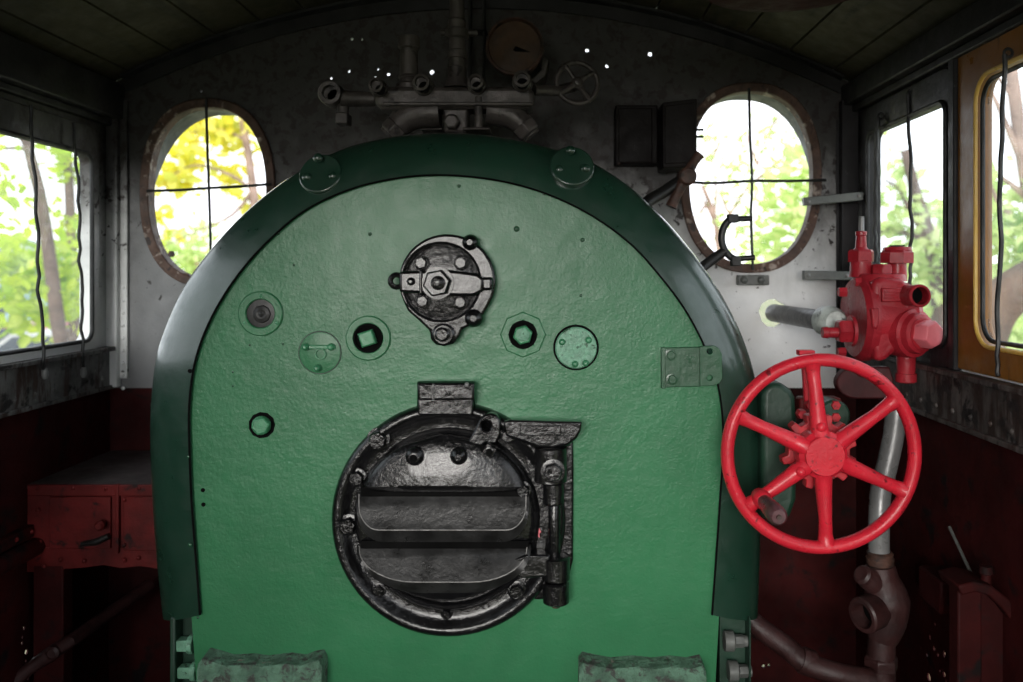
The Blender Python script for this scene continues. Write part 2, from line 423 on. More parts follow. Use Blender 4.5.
# oval windows: rusty ring and two cross rods each
for k, (cx, cy, rx, ry) in enumerate(PORT):
    mb = sheet(OV(cx, cy, rx+9, ry+9), [OV(cx, cy, rx, ry)], lambda a, b: Vector((a, YW-.012, b)), (0, 1, 0), .045)
    w = build('window_%d' % (k+1), mb, M['rustring'], kind='structure', smooth=45, bevel=.003)
    yb = YW - .02
    if k == 0:
        A = [P(206, 98, yb), P(207.5, 150, yb), P(209, 190, yb), P(210.5, 240, yb), P(211, 282, yb)]
        B = [P(147, 191, yb), P(180, 190, yb), P(210, 188, yb), P(240, 186.5, yb), P(271, 184, yb)]
    else:
        A = [P(749, 88, yb), P(750, 135, yb), P(752, 180, yb), P(751, 220, yb), P(753, 270, yb)]
        B = [P(684, 182, yb), P(715, 183, yb), P(752, 181, yb), P(790, 181, yb), P(826, 180, yb)]
    build('cross_rod', MB().tube(A, .0042, 8, smooth=5), M['blackiron'], w)
    build('cross_rod', MB().tube(B, .0042, 8, smooth=5), M['blackiron'], w)
    # eyebrow hood round the upper half of the opening, outside
    c2 = W2(cx, cy); kk = YW/F; secs = []
    for i in range(41):
        a = math.radians(-8 + 196*i/40); ca, sa = math.cos(a), math.sin(a)
        ex = math.copysign(abs(ca)**(2/2.35), ca); ez = math.copysign(abs(sa)**(2/2.35), sa)
        g = lambda d: (c2[0]+ex*(rx+d)*kk, c2[1]+ez*(ry+d)*kk)
        dp = .13*max(.05, math.sin(max(0, min(PI, a))))**.6
        (x0_, z0_), (x1_, z1_) = g(1.5), g(4)
        secs.append([Vector((x0_, YW+.008, z0_)), Vector((x0_, YW+.012+dp, z0_)), Vector((x1_, YW+.012+dp, z1_)), Vector((x1_, YW+.008, z1_))])
    build('hood', MB().loft(secs), M['hood'], w, smooth=40)
    if k == 1:
        q = MB().bb(P(738, 275, YW-.03), P(767, 285, YW-.001)); c = build('window_catch', q, M['grey_arm'], w, bevel=.003)
        for px in (744, 761):
            build('bolt', MB().dome(P(px, 280, YW-.03), TOW, .011, .008), M['grey_arm'], w)
    else:
        for (px, py) in ((172, 254), (187, 276)):
            build('bolt', MB().hexa(P(px, py, YW-.002), TOW, .010, .008), M['rust'], w)

# side walls
Y0 = 0.95
def roofedge(x): return roofz(x)
hl = rrect(1.15, 1.305, 2.385, 1.834, .035)
lh = [hl]
for px, py, r in [(24,628,1.8),(22.5,637,1.2),(22,643,1.8),(26.5,652,2.8),(26,661,1.6),(17,677,2),(28,679,1.3)]:
    y = -XL*F/(VX-px); lh.append(blob(y, EYE+(VY-py)*y/F, r*y/F, 6))
o = [(Y0, ZF), (YW, ZF), (YW, roofz(XL)), (Y0, roofz(XL))]
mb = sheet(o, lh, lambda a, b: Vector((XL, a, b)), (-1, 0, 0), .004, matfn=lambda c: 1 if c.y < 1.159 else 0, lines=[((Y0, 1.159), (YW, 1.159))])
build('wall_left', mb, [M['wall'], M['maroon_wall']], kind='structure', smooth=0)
h3 = rrect(1.902, 1.327, 2.378, 1.89, .03)
hd = [(.95+.02, 1.287), (1.885, 1.287), (1.885, 1.99), (.95+.02, 1.99)]
rh = [h3, hd]
for px, py, r in [(930,637,2.2),(934,649,2.6),(944,654,3.2),(938,655,2.4),(927,655,2.2),(928.5,677,5),(944,674,3),(921,648,1.2),(935,624,1.4),(940,671,1.8),(946,681,1.5)]:
    y = XR*F/(px-VX); rh.append(blob(y, EYE+(VY-py)*y/F, r*y/F, 7))
o = [(Y0, ZF), (YW, ZF), (YW, roofz(XR)), (Y0, roofz(XR))]
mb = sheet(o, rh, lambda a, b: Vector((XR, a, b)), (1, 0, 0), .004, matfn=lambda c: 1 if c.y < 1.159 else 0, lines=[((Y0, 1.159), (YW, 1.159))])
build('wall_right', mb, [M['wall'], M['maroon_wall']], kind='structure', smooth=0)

# unseen walls added behind the camera, openings shaped to cut light in the cab
RB = ROOF_BACK
mb = sheet([(XL-.03, 0), (XR+.03, 0), (XR+.03, roofz(XR)), (-.2, roofz(-.2)), (XL-.03, roofz(XL))], [[(-1.27, HZ0), (.6, HZ0), (.6, HZ1), (-1.27, HZ1)]], lambda a, b: Vector((a, RB, b)), (0, -1, 0), .03)
build('light_baffle_rear', mb, M['maroon_wall'], kind='structure', smooth=0)
for nm, X, sg in (('light_baffle_left', XL, -1), ('light_baffle_right', XR, 1)):
    mb = MB().bb((X, RB, 0), (X+sg*.03, DOOR0 if sg > 0 else DOORL, roofz(X)-.002)).bb((X, DOOR0 if sg > 0 else DOORL, 1.96), (X+sg*.03, Y0, roofz(X)-.002))
    build(nm, mb, M['maroon_wall'], kind='structure', smooth=0)

# side window frames with their dusty glass
def sideframe(name, X, sgn, hole, grow, mat, proud, extra=None, r2=.05):
    ys = [p[0] for p in hole]; zs = [p[1] for p in hole]
    outp = rrect(min(ys)-grow[0], min(zs)-grow[1], max(ys)+grow[2], max(zs)+grow[3], r2)
    inner = rrect(min(ys)+.004, min(zs)+.004, max(ys)-.004, max(zs)-.004, .03)
    mb = sheet(outp, [inner], lambda a, b: Vector((X - sgn*proud, a, b)), (sgn, 0, 0), proud+.025)
    w = build(name, mb, mat, kind='structure', smooth=45, bevel=.003)
    g = rrect(min(ys)+.004, min(zs)+.004, max(ys)-.004, max(zs)-.004, .03)
    build('pane', MB().prism([Vector((X+sgn*.02, a, b)) for a, b in g], .004, (sgn, 0, 0)), M['glass'], w, smooth=0)
    sl = MB()
    pts = [Vector((X - sgn*(proud+.001), a, b)) for a, b in inner]; pts.append(pts[0])
    sl.tube(pts, .006, 8, cap=False)
    build('rubber_seal', sl, M['rubber'], w)
    return w
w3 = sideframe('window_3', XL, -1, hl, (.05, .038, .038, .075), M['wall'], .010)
w4 = sideframe('window_4', XR, 1, h3, (.035, .045, .045, .07), M['frame_dark'], .012)

# ochre cab door in the right wall with its own window
dout = [(.972, 1.290), (1.852, 1.290), (1.852, 1.988), (.972, 1.988)]
dwin = rrect(1.12, 1.347, 1.772, 1.905, .055)
mb = sheet(dout, [dwin], lambda a, b: Vector((XR-.012, a, b)), (1, 0, 0), .035)
d = build('door_1', mb, M['yellow'], kind='structure', smooth=0, bevel=.003)
mb = MB(); pts = [Vector((XR-.013, a, b)) for a, b in dwin]; pts.append(pts[0]); mb.tube(pts, .0045, 8, cap=False)
build('window_edge', mb, M['yellow_edge'], d)
ins = rrect(1.132, 1.359, 1.760, 1.893, .047)
mb = MB(); pts = [Vector((XR-.004, a, b)) for a, b in ins]; pts.append(pts[0]); mb.tube(pts, .005, 8, cap=False)
build('rubber_seal', mb, M['rubber'], d)
build('pane', MB().prism([Vector((XR+.012, a, b)) for a, b in dwin], .004, (1, 0, 0)), M['glass'], d, smooth=0)
# timber post between the two windows
build('trim_1', MB().bb((XR-.02, 1.853, 1.285), (XR, 1.882, 2.0)), M['frame_dark'], kind='structure', bevel=.004)
# belts below the windows
def belt(name, X, sgn, mat):
    mb = MB()
    mb.bb((X, Y0, 1.160), (X-sgn*.014, YW-.002, 1.272)); mb.bb((X, Y0, 1.272), (X-sgn*.032, YW-.002, 1.284)); mb.bb((X, Y0, 1.160), (X-sgn*.022, YW-.002, 1.172))
    b = build(name, mb, mat, kind='structure', bevel=.002)
    for i in range(12):
        y = 1.55 + i*.08
        build('rivet', MB().dome(Vector((X-sgn*.014, y, 1.195 + .0*i)), (-sgn, 0, 0), .007, .005, 10), mat, b)
belt('trim_2', XL, -1, M['belt']); belt('trim_3', XR, 1, M['belt_right'])
# rails under the roof and the curved angle along the front wall
build('trim_4', MB().bb((XL, Y0, 1.945), (XL+.045, YW-.002, roofz(XL)-.004)).bb((XL, Y0, 1.925), (XL+.02, YW-.002, 1.945)), M['frame_dark'], kind='structure', bevel=.004)
build('trim_5', MB().bb((XR, Y0, 1.985), (XR-.045, YW-.002, roofz(XR)-.004)).bb((XR, Y0, 1.965), (XR-.022, YW-.002, 1.985)), M['frame_dark'], kind='structure', bevel=.004)
arc = [XL+.05 + (XR-XL-.10)*i/40 for i in range(41)]
mb = MB().loft([[Vector((q, YW-.004, roofz(q)-.004)), Vector((q, YW-.045, roofz(q)-.004)), Vector((q, YW-.045, roofz(q)-.012)), Vector((q, YW-.012, roofz(q)-.014)), Vector((q, YW-.012, roofz(q)-.050)), Vector((q, YW-.004, roofz(q)-.050))] for q in arc])
build('trim_6', mb, M['frame_dark'], kind='structure')
# corner posts
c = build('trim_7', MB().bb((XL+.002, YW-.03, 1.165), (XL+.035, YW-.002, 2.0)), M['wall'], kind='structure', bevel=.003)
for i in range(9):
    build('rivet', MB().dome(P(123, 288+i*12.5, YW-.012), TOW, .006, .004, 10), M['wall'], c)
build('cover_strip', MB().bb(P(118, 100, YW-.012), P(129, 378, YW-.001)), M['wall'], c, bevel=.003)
build('trim_8', MB().bb((XR-.052, YW-.03, 1.165), (XR-.002, YW-.002, 2.0)), M['frame_dark'], kind='structure', bevel=.003)
build('trim_9', MB().bb(P(836.5, 120, YW-.006), P(839.5, 385, YW-.001)), M['frame_dark'], kind='structure', bevel=.001)

# ================================================================== BOILER
PAIR = [((200,615),(164,615)),((196,560),(158,560)),((191.5,500),(153.5,500)),((189.5,450),(151.5,450)),((189,410),(152,405)),((193,372),(157,358)),
 ((201,342),(167,325)),((216,309),(184,288)),((238,275),(211,250)),((266,243),(246,212)),((304,211),(290,177)),((348,190),(340,150)),
 ((392,179),(390,137)),((436,175),(438,133)),((482,178),(486,135)),((526,187),(536,144)),((566,202),(585,159)),((602,222),(625,183)),
 ((634,247),(662,216)),((660,276),(692,251)),((684,308),(717,287)),((703,343),(738,326)),((716,377),(752,365)),((722,412),(759,402)),
 ((723,450),(761,450)),((720,500),(761,500)),((716,560),(760,560)),((712,615),(758,615))]
YO = YB + .095
pin = [P(a[0], a[1], YB-.010) for a, b in PAIR]; pou = [P(b[0], b[1], YB+.086) for a, b in PAIR]
for q in pou: q.y = YO
pin, _ = crom(pin, 0, 4); pou, _ = crom(pou, 0, 4)
boiler = thing('boiler', 'big green boiler backhead with dark green rounded rim and black firehole door', 'boiler', (P(455, 600, YB).x, YB, 0))
rings = []
for a, b in zip(pin, pou):
    r = [Vector((a.x, YB+.003, a.z)), a.copy()]
    for k in range(1, 11):
        t0 = .34; t = t0 + (k/10)*(PI/2-t0)
        q = a + (b-a)*((math.sin(t)-math.sin(t0))/(1-math.sin(t0))); q.y = a.y + (b.y-a.y)*(1-math.cos(t)/math.cos(t0)); r.append(q)
    r.append(Vector((b.x, YO+.03, b.z)))
    ce = Vector(((a.x+b.x)/2, 0, (a.z+b.z)/2)); inn = a - b; inn.y = 0
    if inn.length: inn.normalize()
    r.append(Vector((b.x, YO+.03, b.z)) + inn*.014); r.append(Vector((b.x, YB+.055, b.z)) + inn*.035)
    rings.append(r)
sl = [q + Vector((0, -.0005, 0)) for q in pin]
build('seam_gap', MB().tube(sl, .0022, 6), M['soot'], boiler)
build('cladding_band', MB().loft(rings, True, True), M['band'], boiler, smooth=50)
# backplate, full height
po = [a*.8 + b*.2 for a, b in zip(pin, pou)]
pl = [Vector((q.x, YB, q.z)) for q in po]
pl = [Vector((P(200,900,YB).x, YB, .02)), P(197,690,YB), P(191.5,617,YB)] + pl[2:-2] + [P(719,617,YB), P(715,690,YB), Vector((P(712,900,YB).x, YB, .02))]
build('backplate', MB().prism(pl, .03), M['green'], boiler, smooth=0)
# shell behind the band, and the dark firebox flanks under it
b2 = [Vector((b.x, YO+.028, b.z))*1.0 for b in pou]
cen = Vector((P(455,450,YB).x, 0, P(455,450,YB).z))
def shrink(q, k): return Vector((cen.x+(q.x-cen.x)*k, q.y, cen.z+(q.z-cen.z)*k))
sh = [shrink(b, .975) for b in b2]; sh = [Vector((sh[0].x, sh[0].y, .02))] + sh + [Vector((sh[-1].x, sh[-1].y, .02))]
build('shell', MB().prism(sh, YW-.004-sh[0].y), M['green_dark'], boiler, smooth=50)
for (xa, xb, lab) in ((171, 190, 0), (719.5, 751, 1)):
    q = MB().bb(P(xa, 600, YB+.05), Vector((P(xb, 600, YB).x, YB+.12, .03)))
    e = xa if lab == 0 else xb
    q.bb(P(e-1.5, 618, YB+.012), Vector((P(e+1.5, 600, YB).x, YB+.12, .03)))
    build('firebox_flank', q, M['green_dark'], boiler, bevel=.003)
for (px, py, r) in ((184,644,9),(187,671,9)):
    build('side_bolt', MB().hexa(P(px+5, py, YB+.03), (-1, 0, 0), .017, .028, 4, PI/4).rev(P(px+5, py, YB+.03), (1, 0, 0), [(0,.020),(.012,.020)], 16), M['green_pale'], boiler, bevel=.002)
for (px, py) in ((728,641),(732,671)):
    q = MB().rev(P(px-4, py, YB+.03), (1, 0, 0), [(0,.021),(.02,.021),(.024,.012),(.05,.012)], 18).hexa(P(px+6, py, YB+.03), (1, 0, 0), .014, .022)
    build('side_bolt', q, M['grey_arm'], boiler, bevel=.001)
# rivets and screw heads on plate and band
for (px, py, r) in [(278,233,2.2),(370,234,2),(516.5,229,3),(582.6,240,2.3),(581,295.6,1.6),(459,186,1.8),(250,345,1.3),(283,344,1.3),(294,265,1.4),(233,372,1.2),(233,386,1.2),(190,545,2.2),(188.5,457,1.6),(198,617.5,1.5),(544,194,1.6),(617,228,2.4)]:
    build('rivet', MB().dome(P(px, py, YB-(.011 if px < 192 else 0)), TOW, r*s(YB), r*s(YB)*.6, 10), M['bracket'], boiler)
for (px, py) in ((203,490),(203.5,504.5),(190,371)):
    build('screw_hole', MB().rev(P(px, py, YB-.0005-(.012 if py < 400 else 0)), TOW, [(0,.0045),(.0012,.0045)], 12), M['soot'], boiler)
# oval patches bolted on the rim
for (px, py, rr, tilt, deep) in ((571.5,168.5,22.5,(.10,.42),.040),(322,176,22,(-.10,.42),.040)):
    ax = Vector((tilt[0], -1, tilt[1])).normalized()
    c = P(px, py, YB+.018)
    pt = build('rim_patch', MB().rev(c - ax*.03, ax, [(0, rr*s(YB)), (.040, rr*s(YB)), (.043, rr*s(YB)*.94)], 36), M['band'], boiler, bevel=.001)
    for (dx, dy) in ((-13, 4), (13, 3), (-2, -15)):
        build('bolt', MB().dome(P(px+dx, py+dy, YB+.018)+ax*.012 - Vector((0, .0, 0)), ax, .011, .010, 12), M['band'], pt)
# crumbling lagging brackets at the foot
for (pts, nm) in (([(196,690),(198,664),(202,659),(213,662),(226,666),(248,665),(262,667),(285,664),(300,666),(311,662),(319,661),(322,668),(319,690)], 'lagging_block'),
                  ([(578,690),(579,668),(583,663),(596,666),(612,669),(634,667),(655,669),(672,667),(690,669),(703,666),(706,672),(705,690)], 'lagging_block')):
    f = [P(a, b, YB-.045) for a, b in pts]; f[0].z = f[-1].z = .35
    inn = [Vector((q.x, YB-.05, q.z-.012)) for q in f]
    mb = MB().loft([[Vector((q.x, YB+.002, q.z+.004)) for q in f], f, inn], True, True)
    build('lagging_block', mb, M['stone'], boiler, smooth=25)

# ---- the firehole door
def hbolt(parent, px, py, h, r, hh, mat='black', name='bolt', style='hex', hole=False, ph=.3):
    c = P(px, py, YB-h); k = s(YB)
    mb = MB()
    if style == 'hex': mb.rev(c, TOW, [(-.01, r*k*1.18), (hh*.25, r*k*1.18), (hh*.3, r*k)], 18).hexa(c, TOW, r*k*.92, hh, 6, ph)
    elif style == 'sq': mb.hexa(c, TOW, r*k, hh, 4, ph)
    else: mb.rev(c, TOW, [(-.01, r*k), (hh*.3, r*k), (hh*.7, r*k*.8), (hh, r*k*.35)], 16)
    if hole: mb.rev(c, TOW, [(hh, r*k*.55), (hh+.003, r*k*.6), (hh+.004, r*k*.45)], 14)
    b = build(name, mb, M[mat], parent, smooth=30)
    if hole: build('hole', MB().rev(c+TOW*(hh+.0035), TOW, [(0, r*k*.4), (.002, r*k*.4)], 12), M['soot'], b)
    return b
fd = thing('firehole_door', 'round black firehole door with two slatted flaps on the green boiler', 'furnace door', P(448.5, 632, YB))
k = s(YB)
prof = [(-.004,116),(.016,116),(.027,114),(.033,110),(.030,105.5),(.018,102),(.013,98),(.013,91),(.024,89.5),(.028,87),(.024,84),(.010,83),(-.004,83)]
build('mounting_ring', MB().ringprof(P(449.5,517,YB), TOW, [(t, r*k) for t, r in prof]+[(prof[0][0], prof[0][1]*k)], 72), M['black'], fd, smooth=60)
build('backing_disc', MB().rev(P(448,516,YB), TOW, [(-.003,95*k),(.008,95*k),(.008,0)], 48), M['black'], fd)
q = MB().rev(P(446,514,YB), TOW, [(-.004, 90*k), (.018, 90*k), (.030, 88*k), (.036, 84*k), (.036, 40*k), (.036, 0)], 60, sz=.925)
leaf = build('door_leaf', q, M['black'], fd, smooth=50)
# domed upper part of the leaf
el = lambda e: .044 + .028*math.sqrt(max(0, 1-e))
mb = MB(); cx, cy, rx, ry, yc = 445.0, 513.0, 86.0, 78.0, 487.0
rows = []
for iy in range(9):
    fy = iy/8; yy = cy-ry + (yc-(cy-ry))*(1-(1-fy)**1.6) if iy else cy-ry+.3
    wx = rx*math.sqrt(max(0, 1-((yy-cy)/ry)**2)); row = []
    for ix in range(25):
        xx = cx + wx*math.sin((ix/24-.5)*PI); e = ((xx-cx)/rx)**2 + ((yy-cy)/ry)**2
        h = el(min(1, e))
        if iy == 8: h = max(.044, h)
        row.append(P(xx, yy, YB-h))
    rows.append(row)
rows.insert(0, [Vector((p.x, YB-.03, p.z)) for p in rows[0]])
rows.append([P(445+(p.x-P(445,0,p.y).x)/(p.y/F)*.985, 491.2, YB-max(.040, (YB-p.y)-.012)) for p in rows[-1]])
rows.append([P(445+(p.x-P(445,0,p.y).x)/(p.y/F)*.99, 494.0, YB-.034) for p in rows[-1]])
mb.loft(rows, False, False, closed=False)
build('domed_top', mb, M['black'], leaf, smooth=50)
def bowl(x0, x1, y0, y1, rx, ry, n=9):
    out = [(x0, y0), (x1, y0)]
    out += [(x1-rx+rx*math.cos(a), y1-ry+ry*math.sin(a)) for a in [PI/2*i/n for i in range(n+1)]]
    out += [(x0+rx+rx*math.cos(a), y1-ry+ry*math.sin(a)) for a in [PI/2+PI/2*i/n for i in range(n+1)]]
    return out
for (inn, outr, ya, yz) in ((bowl(359,526,494,530,20,25), bowl(356.5,529,492.5,542,26,34), 494, 530), (bowl(359,527,546,582,56,34), bowl(357,531,545,593,66,44), 546, 582)):
    hf = lambda y: .042 + .034*min(1, max(0, (y-ya)/(yz-ya)))
    A = [P(a, b, YB-hf(b)) for a, b in inn]
    B = [P(a, b, YB-(.040 if b < ya+3 else .050+.012*(1-abs(b-yz)/90))) for a, b in outr]
    C = [Vector((p.x, YB-.03, p.z)) for p in B]
    fl = build('flap', MB().loft([C, B, A], True, True), M['black_flap'], fd, smooth=30)
    ed = [p + TOW*.0005 for p in A[1:]] + [A[0] + TOW*.0005]
    build('worn_edge_highlight', MB().tube(ed, .0013, 6), M['edge_highlight'], fl, label='worn edge with a painted pale highlight')
for ya, yb in ((486.6, 494.6), (541.0, 546.8)):
    hw_ = 84
    build('air_slot_shade', MB().bb(P(445-hw_, ya, YB-.0445), P(445+hw_, yb, YB-.02)), M['soot'], fd)  # black bars put in as the shade inside the door slots
# top block
mb = MB().loft([[P(a, b, YB+.002) for a, b in ((417,381),(475,381),(475,416),(417,416))], [P(a, b, YB-.036) for a, b in ((417,381),(475,381),(475,401),(417,401))], [P(a, b, YB-.047) for a, b in ((418,384),(474,384),(474,400),(418,400))]], True, True)
mb.bb(P(417.5,398,YB-.044), P(475,412,YB))
tb = build('top_block', mb, M['black'], fd, bevel=.004)
build('seam_rib', MB().bb(P(432,384,YB-.050), P(434.5,400,YB-.044)), M['black_flap'], tb)
build('bolt', MB().dome(P(467,384.5,YB-.044), TOW, .005, .006, 10), M['silver'], tb, label='small pale bolt head')
for a in [(379,439,.018,10,.022),(357.6,477,.018,8,.02),(349.5,524,.018,9,.022),(379,589.6,.016,6,.012),(516.7,589.6,.018,8,.02),(508,435,.018,7,.018),(446.6,613,.018,5,.012),(523,489,.03,7,.02)]:
    hbolt(fd, *a)
hbolt(leaf, 415, 456, .060, 9, .016, 'black', 'bolt', 'round', True); hbolt(leaf, 459, 455.5, .060, 8.5, .02, 'black', 'bolt', 'dome')
# lug with eye
lug = [(465,447),(474,431),(479,420),(484,415),(490,413),(496,415),(500,420),(501,427),(500,436),(496,444),(486,443),(478,448)]
mb = sheet([(P(a,b,YB-.05).x, P(a,b,YB-.05).z) for a, b in lug], [superell(P(486,426,YB-.05).x, P(486,426,YB-.05).z, .0105, .0105, 2, 16)], lambda a, b: Vector((a, YB-.05, b)), (0, 1, 0), .03)
lg = build('latch_lug', mb, M['black'], fd, bevel=.004)
hbolt(fd, 490, 449, .05, 8, .022, 'black', 'latch_nut', 'sq', True, .2)
# hinge bracket
base = [(520,440),(573,440),(573.5,470),(573,560),(566,592),(548,600),(535,600),(520,590),(533,560),(538,520),(530,480)]
build('hinge_plate', MB().prism([P(a, b, YB-.014) for a, b in base], .018), M['black'], fd, bevel=.004)
top = [(503,421),(509,419.5),(582,421.5),(581,430),(577,438),(568,446),(552,449),(536,448),(520,441),(506,436)]
hb = build('hinge_bracket', MB().loft([[P(a, b, YB+.002) for a, b in top], [P(a, b, YB-.048) for a, b in top], [P(a*.985+8.1, b*.9+43, YB-.055) for a, b in top]], True, True), M['black'], fd, bevel=.003, smooth=30)
build('bracket_strip', MB().bb(P(520,425.5,YB-.060), P(561,435,YB-.05)), M['black'], hb, bevel=.002)
def vcyl(px, y0, y1, h, r, n=20, rim=.86):
    a = P(px, y0, YB-h); b = P(px, y1, YB-h); L = (a-b).length; rr = r*k
    return MB().rev(a, (0, 0, -1), [(0, rr*rim), (.003, rr), (L-.003, rr), (L, rr*rim)], n)
mb = vcyl(550.5, 446, 482, .034, 16)
kn = build('hinge_knuckle', mb, M['black'], fd)
hbolt(fd, 553, 471, .064, 10, .016, 'black', 'bolt')
build('hinge_knuckle', vcyl(553.5, 482, 504, .034, 10.5), M['black'], fd)
build('hinge_pin', vcyl(554.5, 500, 560, .036, 6), M['black'], fd)
q = vcyl(556, 556, 580, .036, 13.5); build('hinge_knuckle', q, M['black'], fd)
q = vcyl(556, 581.5, 603, .036, 13); build('hinge_knuckle', q, M['black'], fd)
build('pin_end', vcyl(556, 602, 607, .036, 5), M['rust'], fd)
build('hinge_arm', MB().prism([P(a, b, YB-.056) for a, b in ((512,560),(526,555),(550,555),(550,577),(522,579),(512,572))], .04), M['black'], fd, bevel=.004)
build('paint_fleck', MB().prism([P(a, b, YB-.0185) for a, b in ((534,541),(536,531),(534,529),(537.5,530),(538.5,526),(540,530),(541,532),(539,534),(540,538),(537.5,536))], .006), M['pink_nut'], fd, label='pink paint fleck')

# ---- upper inspection cover
ic = thing('inspection_cover', 'black round cover with a crossbar and large central nut above the firehole door', 'cover', P(446, 345, YB))
oc = [(447+48.5*math.cos(a)*1.0, 281-47*math.sin(a)) for a in [math.radians(-28+i*8) for i in range(0, 30)]]
oc += [(407.5,311),(419,321),(429.5,331),(430.5,340),(436,345),(444,346.5),(453,344),(459,337),(462,329.5),(474,324.5),(483,315)]
hol = [(441+38*math.cos(2*PI*i/40), 282-38*math.sin(2*PI*i/40)) for i in range(40)]
to2 = lambda L, h: [(P(a,b,YB-h).x, P(a,b,YB-h).z) for a, b in L]
mb = sheet(to2(oc, .036), [to2(hol, .036)], lambda a, b: Vector((a, YB-.036, b)), (0, 1, 0), .038)
build('cover_ring', mb, M['black'], ic, bevel=.007, seg=3, smooth=45)
build('recessed_plate', MB().rev(P(441,282,YB), TOW, [(0,40*k),(.012,40*k),(.018,30*k),(.018,0)], 40), M['black'], ic)
bar = [(399,271.5),(421,270.5),(448,270),(466,272),(478,274),(484,279),(483,291),(474,296),(448,296),(421,293.5),(399,292.5)]
cb = build('crossbar', MB().prism([P(a, b, YB-.062) for a, b in bar], .026), M['black'], ic, bevel=.006, seg=3)
build('bar_eye', MB().torus(P(396.5,281,YB-.05), TOW, 6*k, 2.7*k, 24, 8), M['black'], cb)
hbolt(cb, 411, 281.5, .062, 4, .008, 'black', 'stud', 'dome'); build('collar', MB().bb(P(419,270,YB-.067), P(424,294,YB-.045)), M['black'], cb, bevel=.003)
q = MB().rev(P(438,283,YB-.06), TOW, [(0,15.5*k),(.006,15.5*k)], 24).hexa(P(438,283,YB-.06), TOW, 13.5*k, .026, 6, .2).rev(P(438,283,YB-.086), TOW, [(0,7*k),(.008,6.5*k),(.010,5*k)], 16)
build('centre_nut', q, M['black'], ic)
for a in ((422,263),(461.5,263),(423.5,301),(461,302)): hbolt(ic, a[0], a[1], .02, 6.3, .02)
for (px, py, r) in ((470.5,242.5,8),(474,318,9)): hbolt(ic, px, py, .03, r, .020, 'black', 'ring_lug', 'dome')
build('ring_lug', MB().bb(P(481,277,YB-.062), P(494,290,YB-.02)), M['black'], ic, bevel=.006)
q = MB().rev(P(444,334,YB-.034), TOW, [(0,11*k),(.012,11*k),(.016,9*k)], 24).rev(P(443,334,YB-.05), TOW, [(0,7*k),(.016,7*k),(.02,5*k)], 16)
build('pivot_bolt', q, M['black'], ic)

# ---- plugs and small covers screwed into the backplate
def plug(name, label, cat, px, py, flange, hole, kind, matf='green', grp=None, oct=0):
    t = thing(name, label, cat, P(px, py, YB), grp)
    if flange:
        n = oct or 40
        build('flange', MB().ringprof(P(px,py,YB), TOW, [(-.002,flange*k),(.0035,flange*k),(.0055,(flange-1.2)*k),(.0055,(hole+1)*k),(.003,hole*k),(-.002,hole*k),(-.002,flange*k)], n), M[matf], t, smooth=30)
    return t
sc = plug('sight_hole', 'open round hole with dark inside and three small screws in the green boiler', 'hole', 261, 313.5, 22.5, 14.2, 'hole')
build('recess', MB().rev(P(261,313.5,YB), TOW, [(.002,14.6*k),(-.0,14.0*k),(.0012,9*k),(.0012,0)], 32, cap0=False), M['blackiron'], sc)
build('inner_plug', MB().rev(P(262,314,YB), TOW, [(0,9.5*k),(.004,8.5*k),(.006,5*k),(.005,3*k),(.008,0)], 9), M['black_flap'], sc, smooth=25)
for a in ((261,295.5),(277,323),(244.5,323)): build('screw', MB().dome(P(a[0],a[1],YB-.004), TOW, 2*k, .003, 10), M['green_plug'], sc)
cv = thing('washout_cover', 'faint green round cover with a three-bolt strip beside the square-headed plug', 'cover', P(320, 352.5, YB))
build('cover_disc', MB().rev(P(320,352.5,YB), TOW, [(0,20.5*k),(.0015,20.5*k),(.002,19.5*k),(.002,0)], 40), M['green'], cv)
build('groove', MB().torus(P(320,352.5,YB-.001), TOW, 21*k, .6*k, 40, 6), M['green_dark'], cv)
build('strap', MB().bb(P(301,345,YB-.008), P(336,349,YB-.001)), M['green_plug'], cv, bevel=.002)
for a in ((305.5,347),(331,347),(317.5,368)): hbolt(cv, a[0], a[1], .008, 3.6, .010, 'green_plug', 'bolt', 'dome')
build('centre_ring', MB().torus(P(320.5,354,YB-.005), TOW, 5*k, .8*k, 24, 6), M['green_plug'], cv)
def socket(t, px, py, r0, r1, head, r2):
    build('socket', MB().rev(P(px,py,YB), TOW, [(.0,r0*k),(.0075,r0*k),(.0075,r1*k),(.0015,r1*k),(.0012,0)], 32), M['soot'], t, label='black socket')
    c = P(px, py, YB-.001)
    h = build('plug_head', MB().hexa(c, TOW, r2*k, .020, head, PI/4+.32 if head == 4 else .25), M['green_plug'], t, bevel=.0015)
    return h
p1 = plug('washout_plug', 'square-headed green plug in a black socket nearer the sight hole', 'plug', 368.5, 338, 22.5, 14.5, 0, grp='washout plugs of the boiler')
socket(p1, 368.5, 338, 14.6, 12.5, 4, 10.5)
p2 = plug('washout_plug', 'hexagon-headed green plug in a black socket on an eight-sided flange', 'plug', 523, 334.5, 23, 14, 0, grp='washout plugs of the boiler', oct=8)
h = socket(p2, 523, 334.5, 14.2, 12, 6, 10)
build('plug_tip', MB().rev(P(523,334.5,YB-.021), TOW, [(0,6.5*k),(.005,6.5*k),(.006,5.5*k)], 18), M['green_pale'], h)
p3 = plug('washout_plug', 'lone green hexagon plug ringed with black, low on the boiler plate', 'plug', 262, 425, 0, 0, 0, grp='washout plugs of the boiler')
build('gasket', MB().rev(P(262,425,YB), TOW, [(0,13.2*k),(.003,13.2*k),(.003,9*k)], 11), M['soot'], p3)
build('plug_head', MB().rev(P(262,425,YB-.002), TOW, [(0,9.4*k),(.008,9.4*k)], 24).hexa(P(262.5,425,YB-.009), TOW, 9.2*k, .017, 6, .2), M['green_plug'], p3, bevel=.0015)
cv2 = thing('washout_cover', 'mottled pale green round cover between the eight-sided plug and the hinge plate', 'cover', P(576, 347.5, YB))
